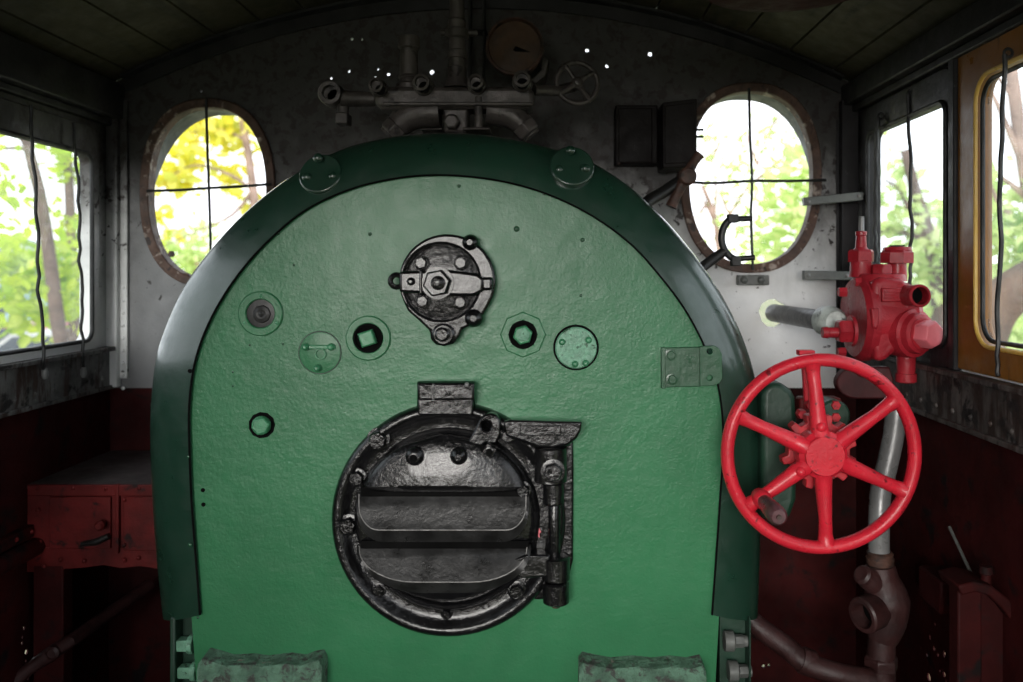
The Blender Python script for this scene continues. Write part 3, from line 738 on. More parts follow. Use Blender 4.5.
build('cover_disc', MB().rev(P(576,347.5,YB), TOW, [(0,20.8*k),(.007,20.8*k),(.010,19.6*k),(.010,0)], 40), M['green_pale'], cv2)
build('groove', MB().torus(P(576,347.5,YB-.001), TOW, 21.8*k, 1.1*k, 40, 6), M['soot'], cv2)
for a in ((562,342),(588.5,340),(575,364),(585.5,363)): hbolt(cv2, a[0], a[1], .010, 3.4, .009, 'green_plug', 'bolt', 'dome')
# ---- bent hinge plate reaching onto the rim
hp = thing('hinge_plate', 'bent dark green plate with two bolts and two holes on the boiler rim', 'bracket', P(690, 387, YB))
build('fixed_leaf', MB().prism([P(a, b, YB-.012) for a, b in ((662,348),(702,347),(702,386.5),(663,387.5))], .012), M['bracket'], hp, bevel=.0015)
o = [(P(a,b,YB-.020).x, P(a,b,YB-.020).z) for a, b in ((700,346.5),(714,345.5),(719,348),(722,354),(722.5,378),(720,383),(715,385.5),(700,386))]
mb = sheet(o, [superell(P(709.7,351.3,YB-.02).x, P(709.7,351.3,YB-.02).z, 2.9*k, 2.9*k, 2, 12), superell(P(709.7,378,YB-.02).x, P(709.7,378,YB-.02).z, 2.9*k, 2.9*k, 2, 12)], lambda a, b: Vector((a, YB-.020, b)), (0, 1, 0), .007)
build('free_leaf', mb, M['bracket'], hp, bevel=.001)
build('lip', MB().bb(P(661.5,347.5,YB-.016), P(664.5,387.5,YB)), M['bracket'], hp, bevel=.001)
for a in ((670.6,355),(672,379.3)): hbolt(hp, a[0], a[1], .012, 5, .008, 'bracket', 'bolt')
# ================================================================== HANDBRAKE WHEEL
YH = 1.66; kh = s(YH)
hw = thing('handbrake', 'large red six-spoked handbrake wheel with a winding handle', 'wheel', P(821, 553, YH))
cw = P(821, 453.5, YH)
build('rim', MB().torus(cw, TOW, 93.7*kh, 6.6*kh, 80, 14, flat=1.15), M['red'], hw, smooth=80)
hubc = P(823.5, 455, YH-.02)
for i in range(6):
    a = math.radians(95.7-60*i - (2.5 if i == 3 else 0)); d = Vector((math.cos(a), 0, math.sin(a)))
    p0 = Vector((cw.x, YH-.004, cw.z)) + d*16*kh; p1 = cw + d*91*kh
    pts = [p0, p0+d*14*kh, p0+d*48*kh, p1-d*10*kh, p1]
    pts[0].y -= .006
    build('spoke', MB().tube(pts, [9.6*kh, 8.6*kh, 6.6*kh, 7.0*kh, 9.2*kh], 14, smooth=3), M['red'], hw, smooth=80)
for a in (95.7, 215):
    d = Vector((math.cos(math.radians(a)), 0, math.sin(math.radians(a))))
    build('spoke_boss', MB().dome(cw + d*28*kh + TOW*.016, TOW, 5.5*kh, .012, 14), M['red'], hw)
build('hub', MB().rev(cw + Vector((0, .05, 0)), TOW, [(0,22*kh),(.03,24*kh),(.05,25*kh),(.064,24*kh),(.070,21*kh),(.072,20*kh),(.074,20*kh),(.078,19*kh),(.079,0)], 36), M['red'], hw, smooth=35)
# ratchet ring behind the hub
teeth = []
for i in range(12):
    a0 = 2*PI*i/12+.1
    for da, r in ((0, 31), (.06, 38), (.24, 38), (.30, 31)): teeth.append((a0+da, r))
gc = P(819.5, 452, YH+.03)
build('ratchet_ring', MB().prism([gc + Vector((math.cos(a)*r*s(YH+.03), 0, math.sin(a)*r*s(YH+.03))) for a, r in teeth], .028), M['red_gear'], hw, bevel=.002)
hd = P(761, 498, YH-.006); ax = TOW
gr = build('handle', MB().rev(hd, ax, [(-.014,8.5*kh),(.006,9.5*kh),(.02,9*kh),(.026,7*kh)], 20), M['red'], hw)
build('grip', MB().rev(hd+TOW*.024, ax, [(0,6.5*kh),(.03,8.2*kh),(.08,9.3*kh),(.098,9.0*kh),(.106,6.5*kh)], 20), paint('worn_purple_grip', (.075, .03, .035), .35, vary=.4, vscale=40), gr, label='dark worn turning grip')
build('grip_tip', MB().rev(hd+TOW*.129, ax, [(0,2.6*kh),(.004,2.2*kh)], 12), M['rust'], gr)
build('shaft', MB().rev(gc, (0, 1, 0), [(0,11*kh),(.10,11*kh)], 18), M['red_gear'], hw)
# stand that carries the wheel: green casting with a red clamp and a pawl lever
YS = 1.80
st = thing('handbrake_stand', 'dark green casting with red bolted clamp carrying the handbrake wheel', 'bracket', P(785, 512, YS))
poly = [(762,520),(762,392),(767,386),(774,383),(783,384),(792,390),(796,398),(798,430),(797,500),(790,520)]
build('casting', MB().prism([P(a, b, YS) for a, b in poly], .09), M['green_dark'], st, bevel=.012, seg=3)
build('clamp_disc', MB().rev(P(826,412,YS+.02), TOW, [(0,16*s(YS)),(.05,16*s(YS)),(.055,14*s(YS))], 28), M['green_dark'], st)
build('clamp', MB().bb(P(800,398,YS+.0), P(836,416,YS+.04)), M['maroon'], st, bevel=.006)
for a in ((800,413),(833,404),(833,416),(808,404)):
    build('bolt', MB().hexa(P(a[0],a[1],YS-.018), TOW, 5*s(YS), .022), M['red_gear'], st)
build('pawl_lever', MB().prism([P(a, b, 1.755) for a, b in ((801,353),(809,353),(810.5,357),(811,400),(805,402),(803.5,380),(802,357))], .012), M['red'], st, bevel=.002)
build('pawl_cap', MB().bb(P(799.5,350.5,1.75), P(811.5,354.5,1.775)), M['red'], st, bevel=.001)
build('support_arm', MB().tube([P(796,440,YS+.05), P(812,452,YS+.03), P(819.5,452,YS-.02)], .022, 14), M['maroon'], st)

# ================================================================== RED INJECTOR VALVE
YI = 2.06; ki = s(YI)
iv = thing('injector', 'red cast injector with hexagon cap and open nozzle by the side window', 'injector', P(884, 384, YI))
xc = P(854, 318, YI)
build('body', MB().rev(P(853,318,YI), (1, 0, 0), [(0,38*ki),(.012,43*ki),(.030,43*ki),(.034,38*ki),(.125,36*ki),(.14,30*ki)], 40), M['red_valve'], iv, smooth=35)
blk = [(873,281),(882,277),(905,279),(909,286),(911,310),(908,336),(898,350),(886,361),(876,362),(873,345),(872,300)]
build('front_block', MB().prism([P(a, b, YI-.085) for a, b in blk], .14), M['red_valve'], iv, bevel=.012, seg=3)
lp = build('cast_label', MB().bb(P(882,288,YI-.093), P(906,302,YI-.083)), M['red_valve'], iv, bevel=.003)
for i in range(3):
    build('raised_lettering', MB().bb(P(885,291+i*3.2,YI-.096), P(900-2*i,292.6+i*3.2,YI-.092)), M['red_valve'], lp, bevel=.001)
build('top_pad', MB().rev(P(881,276,YI-.02), (0, 0, 1), [(-.012,24*ki),(.004,22*ki),(.006,19*ki)], 28), M['red_valve'], iv)
build('square_plug', MB().hexa(P(881.5,275,YI-.03), (0, 0, 1), 10.5*ki, .026, 6, .3), M['red_valve'], iv, bevel=.002)
# spindle gland at upper left
q = MB().rev(P(861,277,YI), (0, 0, 1), [(0,12*ki),(.012,11*ki),(.036,10.5*ki),(.04,12*ki)], 24)
q.hexa(P(861,262,YI), (0, 0, 1), 13*ki, .030).rev(P(861,250,YI), (0, 0, 1), [(0,8*ki),(.006,5.6*ki),(.034,4.8*ki),(.036,5.6*ki),(.044,5.6*ki),(.046,4*ki)], 16)
build('spindle_gland', q, M['red_valve'], iv, smooth=30)
build('spindle', MB().rev(P(861.5,233,YI), (0, 0, 1), [(0,2.6*ki),(.04,2.6*ki)], 10), M['silver'], iv, label='bare pale spindle')
# lidded cup at upper right
q = MB().rev(P(897,281,YI-.01), (0, 0, 1), [(0,9.5*ki),(.042,9*ki),(.044,12*ki),(.05,13*ki)], 24).hexa(P(897,263,YI-.01), (0, 0, 1), 16.5*ki, .030, 8).rev(P(897,250.5,YI-.01), (0, 0, 1), [(0,14*ki),(.008,13*ki),(.009,6*ki),(.012,3*ki)], 24)
build('lidded_cup', q, M['red_valve'], iv, smooth=30)
build('dark_lid', MB().rev(P(897,246.5,YI-.01), (0, 0, 1), [(0,8*ki),(.003,7*ki)], 16), M['soot'], iv)
# nozzle
q = MB().rev(P(901,294.8,YI-.05), (.08,-1,0), [(0,10.5*ki),(.068,10*ki),(.076,10.8*ki),(.088,10.8*ki),(.090,10*ki),(.090,8.2*ki),(.05,7.6*ki),(.04,0)], 28)
nz = build('nozzle', q, M['red_valve'], iv, smooth=35)
build('bore', MB().rev(P(901,294.8,YI-.05)+Vector((.08,-1,0)).normalized()*.062, (.08,-1,0), [(0,7.8*ki),(.002,7.6*ki)], 24), M['soot'], nz, label='dark open bore')
# big cap with the hexagon
CAX = Vector((.42,-1,0)).normalized()
q = MB().rev(P(901,332,YI-.045), CAX, [(0,24*ki),(.03,24*ki),(.034,23.4*ki),(.042,23.4*ki),(.046,20*ki),(.06,18.6*ki),(.064,15*ki),(.066,15*ki)], 40)
bc = build('end_cap', q, M['red_valve'], iv, smooth=30)
build('cap_nut', MB().hexa(P(901,332,YI-.045)+CAX*.062, CAX, 13.5*ki, .040, 6, .35), M['pink_nut'], bc, bevel=.002, label='pale pink hexagon nut')
build('drain_stub', MB().rev(P(906,350,YI-.03), (0, 0, -1), [(0,9.5*ki),(.055,8.5*ki),(.056,10*ki),(.075,10*ki),(.078,8*ki)], 20), M['red_valve'], iv, smooth=30)
# gland nut pointing at the boiler
q = MB().rev(P(853,331,YI-.05), (-1, 0, 0), [(0,15*ki),(.008,15*ki)], 24).hexa(P(850,331,YI-.05), (-1, 0, 0), 12*ki, .03).rev(P(840,332.5,YI-.05), (-1, 0, 0), [(0,5.5*ki),(.028,5*ki),(.03,5.8*ki),(.042,5.2*ki)], 14)
build('gland_nut', q, M['red_valve'], iv, smooth=30)
for a in ((846,292),(845,352),(866,372),(862,268+14)):
    build('bolt', MB().hexa(P(a[0],a[1],YI-.03), (-1, 0, 0), 5*ki, .018), M['red_valve'], iv)
build('rib', MB().prism([P(a, b, YI-.105) for a, b in ((871,308),(879.5,308),(880,320),(878,330),(873,328))], .03), M['red_valve'], iv, bevel=.004)
rp = []
for i in range(25): rp.append((857+20*math.cos(PI/2+PI*i/24), 383-16*math.sin(PI/2+PI*i/24)))
rp = [(876,367)] + rp + [(890,399),(894,380),(890,367)]
build('foot_flange', MB().prism([P(a, b, YI-.02) for a, b in rp], .03), paint('dark_red_flange', (.06,.008,.010), .5, vary=.3, vscale=20, chips=[((.4,.36,.36), 60, .72, .76)]), iv, bevel=.004)

# steam pipe from the wall hole to the injector
sp = thing('steam_pipe', 'short sooty steam pipe running from the wall hole to the red injector', 'pipe', P(800, 325, 2.3))
build('pipe', MB().tube([P(774,313,YW+.12), P(774,313,YW-.02), P(797,316.5,2.32), P(826,321,2.12)], [.026]*4, 20), M['pipe_dark'], sp)
ux = (P(836,322,2.07)-P(797,316.5,2.32)).normalized()
build('union_nut', MB().rev(P(824,320.7,2.14), ux, [(0,12.5*ki),(.01,15.5*ki),(.035,16*ki),(.055,15*ki),(.075,11*ki)], 20), M['white_nut'], sp, label='pale chipped union nut', smooth=30)
# silver overflow pipe
dp = thing('overflow_pipe', 'bent silver pipe dropping behind the red handbrake wheel', 'pipe', P(879, 556, 1.98))
build('pipe', MB().tube([P(897,398,2.02), P(896,412,2.02), P(893,438,2.01), P(887,466,2.0), P(881,490,1.99), P(879,520,1.98), P(879,558,1.98)], 10.2*s(2.0), 20, smooth=5), M['silver'], dp)
# dull red tee piece on a standpipe
vt = thing('tee_valve', 'dull red iron tee with an open mouth under the silver pipe', 'valve', Vector((P(882, 600, 1.98).x, 1.98, .02)))
kv = s(1.98)
build('collar', MB().rev(P(880,551,1.98), (0, 0, -1), [(0,11*kv),(.004,13*kv),(.012,12.4*kv),(.016,13.6*kv),(.03,13*kv),(.034,11*kv),(.05,12*kv)], 20), M['rust'], vt, smooth=30, label='rusty threaded collar')
build('body', MB().tube([P(880,565,1.98), P(882,580,1.98), P(887,600,1.98), P(886,622,1.98), P(882,640,1.98)], [14*kv, 17*kv, 22*kv, 19*kv, 14*kv], 22, smooth=4), M['maroon_pipe'], vt, smooth=60)
ax = Vector((-.88, -.46, -.10)).normalized()
build('mouth', MB().rev(P(889,605,1.98), ax, [(0,15*kv),(.04,15.5*kv),(.045,17*kv),(.085,17.5*kv),(.09,16*kv),(.09,12.5*kv),(.05,12*kv),(.05,0)], 26), M['maroon_pipe'], vt, smooth=35)
build('bore', MB().rev(P(889,605,1.98)+ax*.052, ax, [(0,12*kv),(.002,12*kv)], 20), M['soot'], vt)
ax = Vector((-.72, -.45, .52)).normalized()
build('upper_stub', MB().rev(P(880,586,1.98), ax, [(0,12*kv),(.055,11*kv),(.06,10*kv),(.075,9.5*kv),(.08,7*kv)], 20), M['maroon_pipe'], vt, smooth=35)
build('standpipe', MB().tube([P(882,636,1.98), P(881,660,1.98), Vector((P(881,700,1.98).x, 1.98, .0))], [13*kv, 14*kv, 14*kv], 18), M['maroon_pipe'], vt)
build('standpipe_nut', MB().hexa(P(881,668,1.98), (0, 0, 1), 17*kv, .03), M['maroon_pipe'], vt, bevel=.002)
# low slanting pipe beside the firebox
lp = thing('feed_pipe', 'dull red pipe slanting down from the boiler flank to the standpipe', 'pipe', P(800, 660, 2.0))
build('pipe', MB().tube([P(742,610,2.05), P(756,625,2.03), P(785,646,2.0), P(806,663,1.97), P(838,674,1.95), P(872,680,1.95)], 10.5*s(2.0), 18, smooth=4), M['maroon_pipe'], lp)
ax = (P(820,668,1.97)-P(800,660,1.97)).normalized()
build('coupling', MB().rev(P(800,659,1.975), ax, [(0,12*kv),(.004,13*kv),(.03,13*kv),(.034,12*kv)], 20), M['maroon_pipe'], lp)

# ================================================================== TURRET AND FITTINGS OVER THE BOILER
YM = 2.10; km = s(YM)
tr = thing('steam_manifold', 'dusty dark steam manifold with four open nozzles on top of the boiler', 'steam manifold', P(456, 140, YM))
bodyp = [(374,90),(380,86),(530,86),(534,92),(534,104),(528,108),(382,109),(374,104)]
build('body', MB().prism([P(a, b, YM-.045) for a, b in bodyp], .09), M['manifold'], tr, bevel=.012, seg=3)
build('ledge', MB().bb(P(382,105.5,YM-.055), P(533,110,YM+.05)), M['manifold'], tr, bevel=.003)
for (px, py, r) in ((380.5,90,7),(424.5,87.5,8),(477.5,87,7.5),(522.5,84,8)):
    n = build('nozzle', MB().rev(P(px,py,YM-.03), TOW, [(0,r*1.25*km),(.03,r*1.2*km),(.034,r*km),(.06,r*km),(.062,r*.72*km),(.05,r*.66*km)], 20), M['manifold'], tr, smooth=35)
    build('bore', MB().rev(P(px,py,YM-.08), TOW, [(0,r*.7*km),(.002,r*.7*km)], 16), M['soot'], n)
# elbows to both sides
for pts, rr in (([(440,112),(415,114),(402,122),(388,136)], [20,19,17,12]), ([(488,110),(508,114),(520,122),(532,136)], [18,17,15,11])):
    e = build('elbow', MB().tube([P(a, b, YM-.005) for a, b in pts], [q*km*.8 for q in rr], 18, smooth=4), M['manifold'], tr, smooth=60)
    a, b = pts[-1]; dirn = (P(pts[-1][0], pts[-1][1], YM-.03) - P(pts[-2][0], pts[-2][1], YM-.03)).normalized()
    build('elbow_nut', MB().hexa(P(a, b, YM-.02)-dirn*.035, dirn, 13*km, .028), M['manifold'], e, bevel=.002)
build('centre_leg', MB().prism([P(a, b, YM-.03) for a, b in ((443,108),(468,108),(467,132),(444,132))], .07), M['manifold'], tr, bevel=.006)
build('cock_knob', MB().hexa(P(452.5,123,YM-.03), TOW, 8*km, .03), M['manifold'], tr, bevel=.003)
build('stud', MB().tube([P(478.5,97,YM-.04), P(478.5,128,YM-.04)], 4*km, 12), M['manifold'], tr)
build('foot_plate', MB().bb(P(462,127,YM-.05), P(492,135,YM+.03)), M['manifold'], tr, bevel=.004)
build('foot_plate', MB().bb(P(420,128,YM-.05), P(446,135,YM+.03)), M['manifold'], tr, bevel=.004)
# capped post
q = MB().rev(P(409,90,YM), (0, 0, 1), [(0,13*km),(.012,13*km),(.018,10*km),(.026,9.5*km),(.03,11.5*km),(.036,9.5*km),(.10,9*km),(.104,11*km),(.13,11*km),(.134,7*km)], 22)
build('capped_post', q, M['manifold'], tr, smooth=30)
# tall column
q = MB().rev(P(457,88,YM), (0, 0, 1), [(0,13*km),(.02,11*km),(.03,9.5*km),(.05,9.5*km),(.052,8*km),(.072,8*km),(.074,9.5*km),(.09,9.5*km),(.094,8*km),(.12,8*km),(.124,12*km),(.142,12*km),(.146,8.6*km),(.165,9.2*km),(.17,7.5*km),(.305,7.5*km)], 22)
build('column', q, M['manifold'], tr, smooth=30)
build('column_pin', MB().tube([P(441,33,YM), P(478,33,YM)], 3.4*km, 10), M['manifold'], tr)
# blind elbow at far left end
q = MB().tube([P(376,99,YM), P(352,99,YM), P(340,98,YM-.01)], [7.5*km, 8*km, 9*km], 16).rev(P(335,97,YM+.02), TOW, [(0,12*km),(.05,12*km),(.055,11*km),(.055,7.4*km),(.04,7*km)], 22)
e = build('end_branch', q, M['manifold'], tr, smooth=40)
build('bore', MB().rev(P(335,97,YM-.018), TOW, [(0,7.4*km),(.002,7.4*km)], 16), M['soot'], e)
build('branch_block', MB().bb(P(335,112,YM-.02), P(352,127,YM+.03)).tube([P(343,104,YM), P(343,114,YM)], 6*km, 12), M['manifold'], tr, bevel=.003)
# pipe rising on the wall behind the gauge
gp = thing('gauge', 'round brown-faced pressure gauge above the manifold', 'gauge', P(515, 78, 2.36))
kg = s(2.36)
build('case', MB().ringprof(P(515,48.5,2.36), TOW, [(-.03,27*kg),(.02,29*kg),(.03,28.5*kg),(.032,26.5*kg),(.022,25.5*kg),(-.03,25.5*kg),(-.03,27*kg)], 48), M['rust'], gp, smooth=35)
fc = build('face', MB().rev(P(515,48.5,2.36), TOW, [(-.028,25.8*kg),(.016,25.8*kg),(.017,0)], 48), M['gauge'], gp)
build('pointer', MB().prism([P(a, b, 2.36-.0185) for a, b in ((513,50),(515.5,46),(531,52),(515.5,51.5))], .003), M['soot'], fc)
build('stem', MB().rev(P(517,76,2.36), (0, 0, -1), [(0,5*kg),(.03,4*kg),(.06,4*kg)], 14), M['rust'], gp)
build('wall_bracket', MB().prism([P(a, b, 2.38) for a, b in ((541,52),(549,60),(545,76),(535,84),(531,80),(541,70))], .119), M['manifold'], gp, bevel=.003)
wp = thing('gauge_pipe', 'thin twin pipes running up the sooty wall beside the column', 'pipe', P(476, 60, 2.46))
for px, r in ((470, .006), (484, .005)):
    build('pipe', MB().tube([P(px,95,2.44), P(px,40,2.46), P(px,-18,2.46)], r, 10), M['blackiron'], wp)
build('clip', MB().bb(P(466,30,2.44), P(488,35,2.498)), M['blackiron'], wp, bevel=.001)
# stop valve with hand wheel
YV = 2.16; kw = s(YV)
vw = thing('stop_valve', 'small dusty hand wheel on a horizontal spindle beside the gauge', 'valve', P(577, 108, YV))
axw = Vector((.18, -1, .10)).normalized(); cvv = P(577, 83, YV)
build('wheel_rim', MB().torus(cvv, axw, 21*kw, 2.8*kw, 40, 10), M['manifold'], vw)
build('wheel_hub', MB().rev(cvv+axw*-.02, axw, [(0,6*kw),(.026,6*kw),(.03,4*kw),(.036,4*kw),(.038,2*kw)], 16), M['manifold'], vw)
uu = Vector((0,0,1)).cross(axw).normalized(); ww = axw.cross(uu)
for i in range(4):
    a = .6+PI/2*i; d = uu*math.cos(a)+ww*math.sin(a)
    build('wheel_spoke', MB().tube([cvv+d*4*kw, cvv+d*12*kw+TOW*.003, cvv+d*20.5*kw], [3.2*kw, 2.4*kw, 3*kw], 8), M['manifold'], vw)
build('spindle', MB().tube([P(534,90,YM+.02), P(556,91,YM+.05), P(572,87,YV+.05), cvv], 5.5*kw, 12), M['manifold'], vw)

# dark boxes on the wall
bx = thing('wall_box', 'flat dark box fixed to the sooty wall right of the hand wheel', 'box', P(635, 167, 2.44))
build('case', MB().bb(P(615.5,105,2.43), P(655,167,YW-.001)), M['box'], bx, bevel=.004)
build('lid', MB().bb(P(618.5,108,2.425), P(652,163,2.432)), M['box'], bx, bevel=.003)
build('rivet', MB().dome(P(619,163.5,2.43), TOW, .005, .004, 8), M['rust'], bx)
bx = thing('wall_box', 'tilted dark box overlapping the edge of the oval window', 'box', P(680, 168, 2.36))
bp = [(662.5,102.5),(697,98.5),(697,166),(663,168)]
build('case', MB().prism([P(a, b, 2.33) for a, b in bp], .12), M['box'], bx, bevel=.003)
build('lid', MB().prism([P(a, b, 2.325) for a, b in ((665,106),(694.5,102),(694.5,162),(665,164))], .006), M['box'], bx, bevel=.002)
build('hasp', MB().bb(P(696,128.5,2.345), P(703,131,2.355)), M['box'], bx); build('hasp', MB().bb(P(696,135.5,2.345), P(703,138,2.355)), M['box'], bx)

# rusty cock lever by the right-hand oval window
YL = 2.18; kl = s(YL)
lv = thing('cock_lever', 'rusty double-armed cock lever in front of the oval window edge', 'lever', P(671, 210, YL))
build('arm', MB().tube([P(671,207,YL), P(676,196,YL), P(685,178,YL-.005), P(694,162,YL), P(700,154,YL)], [6*kl, 5*kl, 6*kl, 4.6*kl, 5.4*kl], 14, smooth=4), M['rust'], lv)
build('hub', MB().rev(P(685,178,YL+.02), TOW, [(0,9*kl),(.045,9*kl),(.05,7*kl),(.052,0)], 18), M['rust'], lv)
build('spindle', MB().tube([P(682,180,YL+.01), P(664,192,YL+.0), P(650,200,YL-.02), P(640,208,YL-.04)], 6.2*kl, 14), M['blackiron'], lv)

# black forked lamp bracket on the boiler shoulder
YC = 2.02; kc = s(YC)
cb = thing('lamp_bracket', 'black C-shaped fork standing on the boiler shoulder before the oval window', 'bracket', P(706, 264, YC))
arcp = []
for i in range(13):
    a = math.radians(112+ (258-112)*i/12); arcp.append(P(741+19.5*math.cos(a), 238-22.5*math.sin(a), YC))
build('fork', MB().tube(arcp, 3.6*kc, 12), M['blackiron'], cb)
build('fork_tip', MB().bb(P(728.5,214,YC-.012), P(736.5,223,YC+.012)), M['blackiron'], cb, bevel=.002); build('fork_tip', MB().bb(P(732,256,YC-.012), P(739,266,YC+.012)), M['blackiron'], cb, bevel=.002)
build('prong', MB().tube([P(733,219,YC), P(752,218.5,YC)], 2.9*kc, 10), M['blackiron'], cb); build('prong', MB().tube([P(736,259,YC), P(754.5,257.5,YC)], 2.9*kc, 10), M['blackiron'], cb)
build('stem', MB().tube([P(725,251,YC), P(716,257,YC), P(704,266,YC-.02), P(694,276,YC-.04)], [4.6*kc, 5.2*kc, 5.2*kc, 5.2*kc], 12), M['blackiron'], cb)
build('tie_rod', MB().tube([P(751.5,218,YC), P(752.5,258,YC)], .9*kc, 8), M['blackiron'], cb)

# two flat iron arms on the right of the front wall
for (pts, lab) in ((((804,197.5),(804.5,205.5),(864,200),(863.5,191.5)), 'upper flat iron arm reaching across the oval window edge'), (((804,270.5),(804.5,280),(852,280),(852,271.5)), 'lower flat iron arm just above the red injector')):
    ar = thing('iron_bracket', lab, 'bracket', P(834, pts[1][1], 2.40), 'flat iron arms beside the oval window')
    a, b, c, d = pts
    build('bar', MB().prism([P(a[0],a[1],2.385), P(b[0],b[1],2.385), P(c[0],c[1],2.385), P(d[0],d[1],2.385)], .022), M['grey_arm'], ar, bevel=.002)
    build('bolt', MB().dome(P(a[0]+4.5, (a[1]+b[1])/2, 2.385), TOW, .006, .004, 10), M['silver'], ar)
    build('wall_lug', MB().bb(P(c[0]-14, d[1]+1, 2.40), P(c[0]-2, c[1]-1, YW-.001)), M['grey_arm'], ar, bevel=.001)
    build('bolt', MB().dome(P(c[0]-5, (c[1]+d[1])/2, 2.385), TOW, .006, .004, 10), M['silver'], ar)

# dark red round ventilator under the roof
vx = Vector((P(790,8,1.75).x, 1.75, 0)); vz = P(790,8,1.95).z - .02
vn = thing('roof_ventilator', 'dark red round ventilator dish under the wooden ceiling', 'ventilator', (vx.x, 1.75, vz))
build('dish', MB().rev((vx.x, 1.75, vz), (0, 0, 1), [(0,.15),(.004,.18),(.02,.20),(.09,.20)], 48), M['darkred'], vn)
build('boss', MB().rev((vx.x, 1.75, vz), (0, 0, -1), [(-.002,.05),(.006,.045),(.01,.02)], 24), M['darkred'], vn)

# ================================================================== LEFT SIDE: red locker
YK = 2.10
lk = thing('tool_locker', 'dark red riveted iron locker standing beside the boiler on a leg', 'locker', Vector((P(90, 600, YK).x, YK, 0)))
ztop = .976; zb = P(0, 567, YK).z; x0 = XL+.002; x1 = P(172, 500, YK).x
build('top_plate', MB().bb((x0, YK-.004, ztop-.012), (x1, YW-.002, ztop)), paint('sooty_locker_top', (.055,.040,.040), .6, vary=.4, vscale=14), lk, bevel=.003)
build('body', MB().bb((x0, YK, zb+.012), (x1, YW-.002, ztop-.012)), M['maroon'], lk, bevel=.002)
low = [(27,548),(62,548),(100,548),(160,548),(160,569),(140,566),(120,568),(104,565),(84,567.5),(64,569),(62,572),(27,572)]
build('torn_skirt', MB().prism([P(a, b, YK-.003) for a, b in low], .008), M['maroon'], lk, smooth=0)
dr = build('door', MB().bb(P(49,497,YK-.008), P(112,548,YK)), M['maroon'], lk, bevel=.002)
build('knob', MB().rev(P(104.5,523,YK-.008), TOW, [(0,3*s(YK)),(.012,3*s(YK)),(.016,5*s(YK)),(.024,5*s(YK)),(.03,3*s(YK))], 16), M['maroon'], dr)
build('latch', MB().tube([P(82,544,YK-.014), P(96,542,YK-.018), P(109,536,YK-.016)], [2.5*s(YK), 3.6*s(YK), 3*s(YK)], 10), M['blackiron'], dr)
build('hinge_strap', MB().bb(P(115,484.5,YK-.012), P(121,552,YK)), M['maroon'], lk, bevel=.002)
build('edge_strip', MB().bb(P(27,485,YK-.010), P(160,495,YK)), M['maroon'], lk, bevel=.002)
build('door', MB().bb(P(123,497,YK-.006), P(158,550,YK)), M['maroon'], lk, bevel=.002)
for (px, py) in ((37.6,488.5),(37.6,510),(73,488),(106,488.5),(139,488),(40,542),(60,560),(84,561),(124,560),(138,558),(44,566),(124,500),(124,545)):
    build('rivet', MB().dome(P(px, py, YK-.009), TOW, 2.3*s(YK), .004, 10), M['maroon'], lk)
build('leg', MB().bb(P(33,566,YK-.004), Vector((P(64,600,YK).x, YK+.04, .0))), M['maroon_wall'], lk, bevel=.003)
build('back_panel', MB().bb((x0+.02, YW-.05, .01), (x1, YW-.02, zb+.03)), M['maroon_wall'], lk)
# rail along the left wall in front of the locker
rl = thing('wall_rail', 'dark red riveted rail along the side wall in front of the locker', 'rail', (XL+.03, 1.9, .80))
build('flat_bar', MB().bb((XL+.001, 1.3, P(0,550,2.0).z), (XL+.02, 2.12, P(0,537,2.0).z)), M['maroon_wall'], rl, bevel=.003)
build('round_bar', MB().tube([Vector((XL+.026, 1.3, P(0,560,2.0).z)), Vector((XL+.026, 2.10, P(0,560,2.0).z))], .022, 14), M['maroon_wall'], rl)
for y in (2.03, 2.09): build('rivet', MB().dome(Vector((XL+.02, y, P(0,543.5,2.0).z)), (1, 0, 0), .006, .005, 10), M['maroon'], rl)
# slanting rod under the locker
sr = thing('brake_rod', 'slanting dark iron rod passing under the red locker', 'rod', P(20, 674, 2.10))
build('rod', MB().tube([P(8,688,2.06), P(30,668,2.08), P(52,653,2.085), P(70,641,2.075), P(104,617,2.22), P(150,585,2.36)], [6.5*s(2.1)]*2+[7.5*s(2.1)]+[6.5*s(2.1)]*3, 12), M['maroon_pipe'], sr)
build('joint', MB().rev(P(56,650.5,2.075), TOW, [(-.01,6.5*s(2.1)),(.015,6.5*s(2.1)),(.02,4*s(2.1))], 14), M['maroon_pipe'], sr)

# ================================================================== RIGHT SIDE: low guard, rod
gd = thing('side_guard', 'dark red curved guard plate low against the right wall', 'guard', (XR-.08, 1.65, 0))
YG = 1.66
out = [(958,586),(975,582),(992,586),(1008,598),(1023,614),(1040,640),(1050,700)]
inn = [(962,596),(976,592.5),(989,596),(1002,608),(1014,624),(1026,650),(1030,700)]
pl = [P(a, b, YG) for a, b in out] + [P(a, b, YG) for a, b in reversed(inn)]
build('curved_flange', MB().prism(pl, .09), M['maroon_wall'], gd, bevel=.004)
pl = [P(a, b, YG+.03) for a, b in out] + [Vector((P(1050,700,YG+.03).x, YG+.03, .0)), Vector((P(958,700,YG+.03).x, YG+.03, .0))]
build('plate', MB().prism(pl, .012), M['maroon_wall'], gd)
build('leg', MB().bb(P(958,586,YG+.01), Vector((P(985,700,YG).x, YG+.05, 0))), M['maroon_wall'], gd, bevel=.004)
build('bolt', MB().rev(P(986,584,YG+.03), (0, 0, 1), [(0,5*s(YG)),(.02,5*s(YG)),(.022,7*s(YG)),(.036,6*s(YG))], 14), M['maroon_wall'], gd)
build('knob', MB().rev(P(1019,600,YG-.002), TOW, [(-.02,6*s(YG)),(.008,6*s(YG)),(.014,3*s(YG))], 16), M['rust'], gd)
rd = thing('iron_rod', 'thin straight bare iron rod leaning on the dark red wall', 'rod', P(976, 584, 1.70))
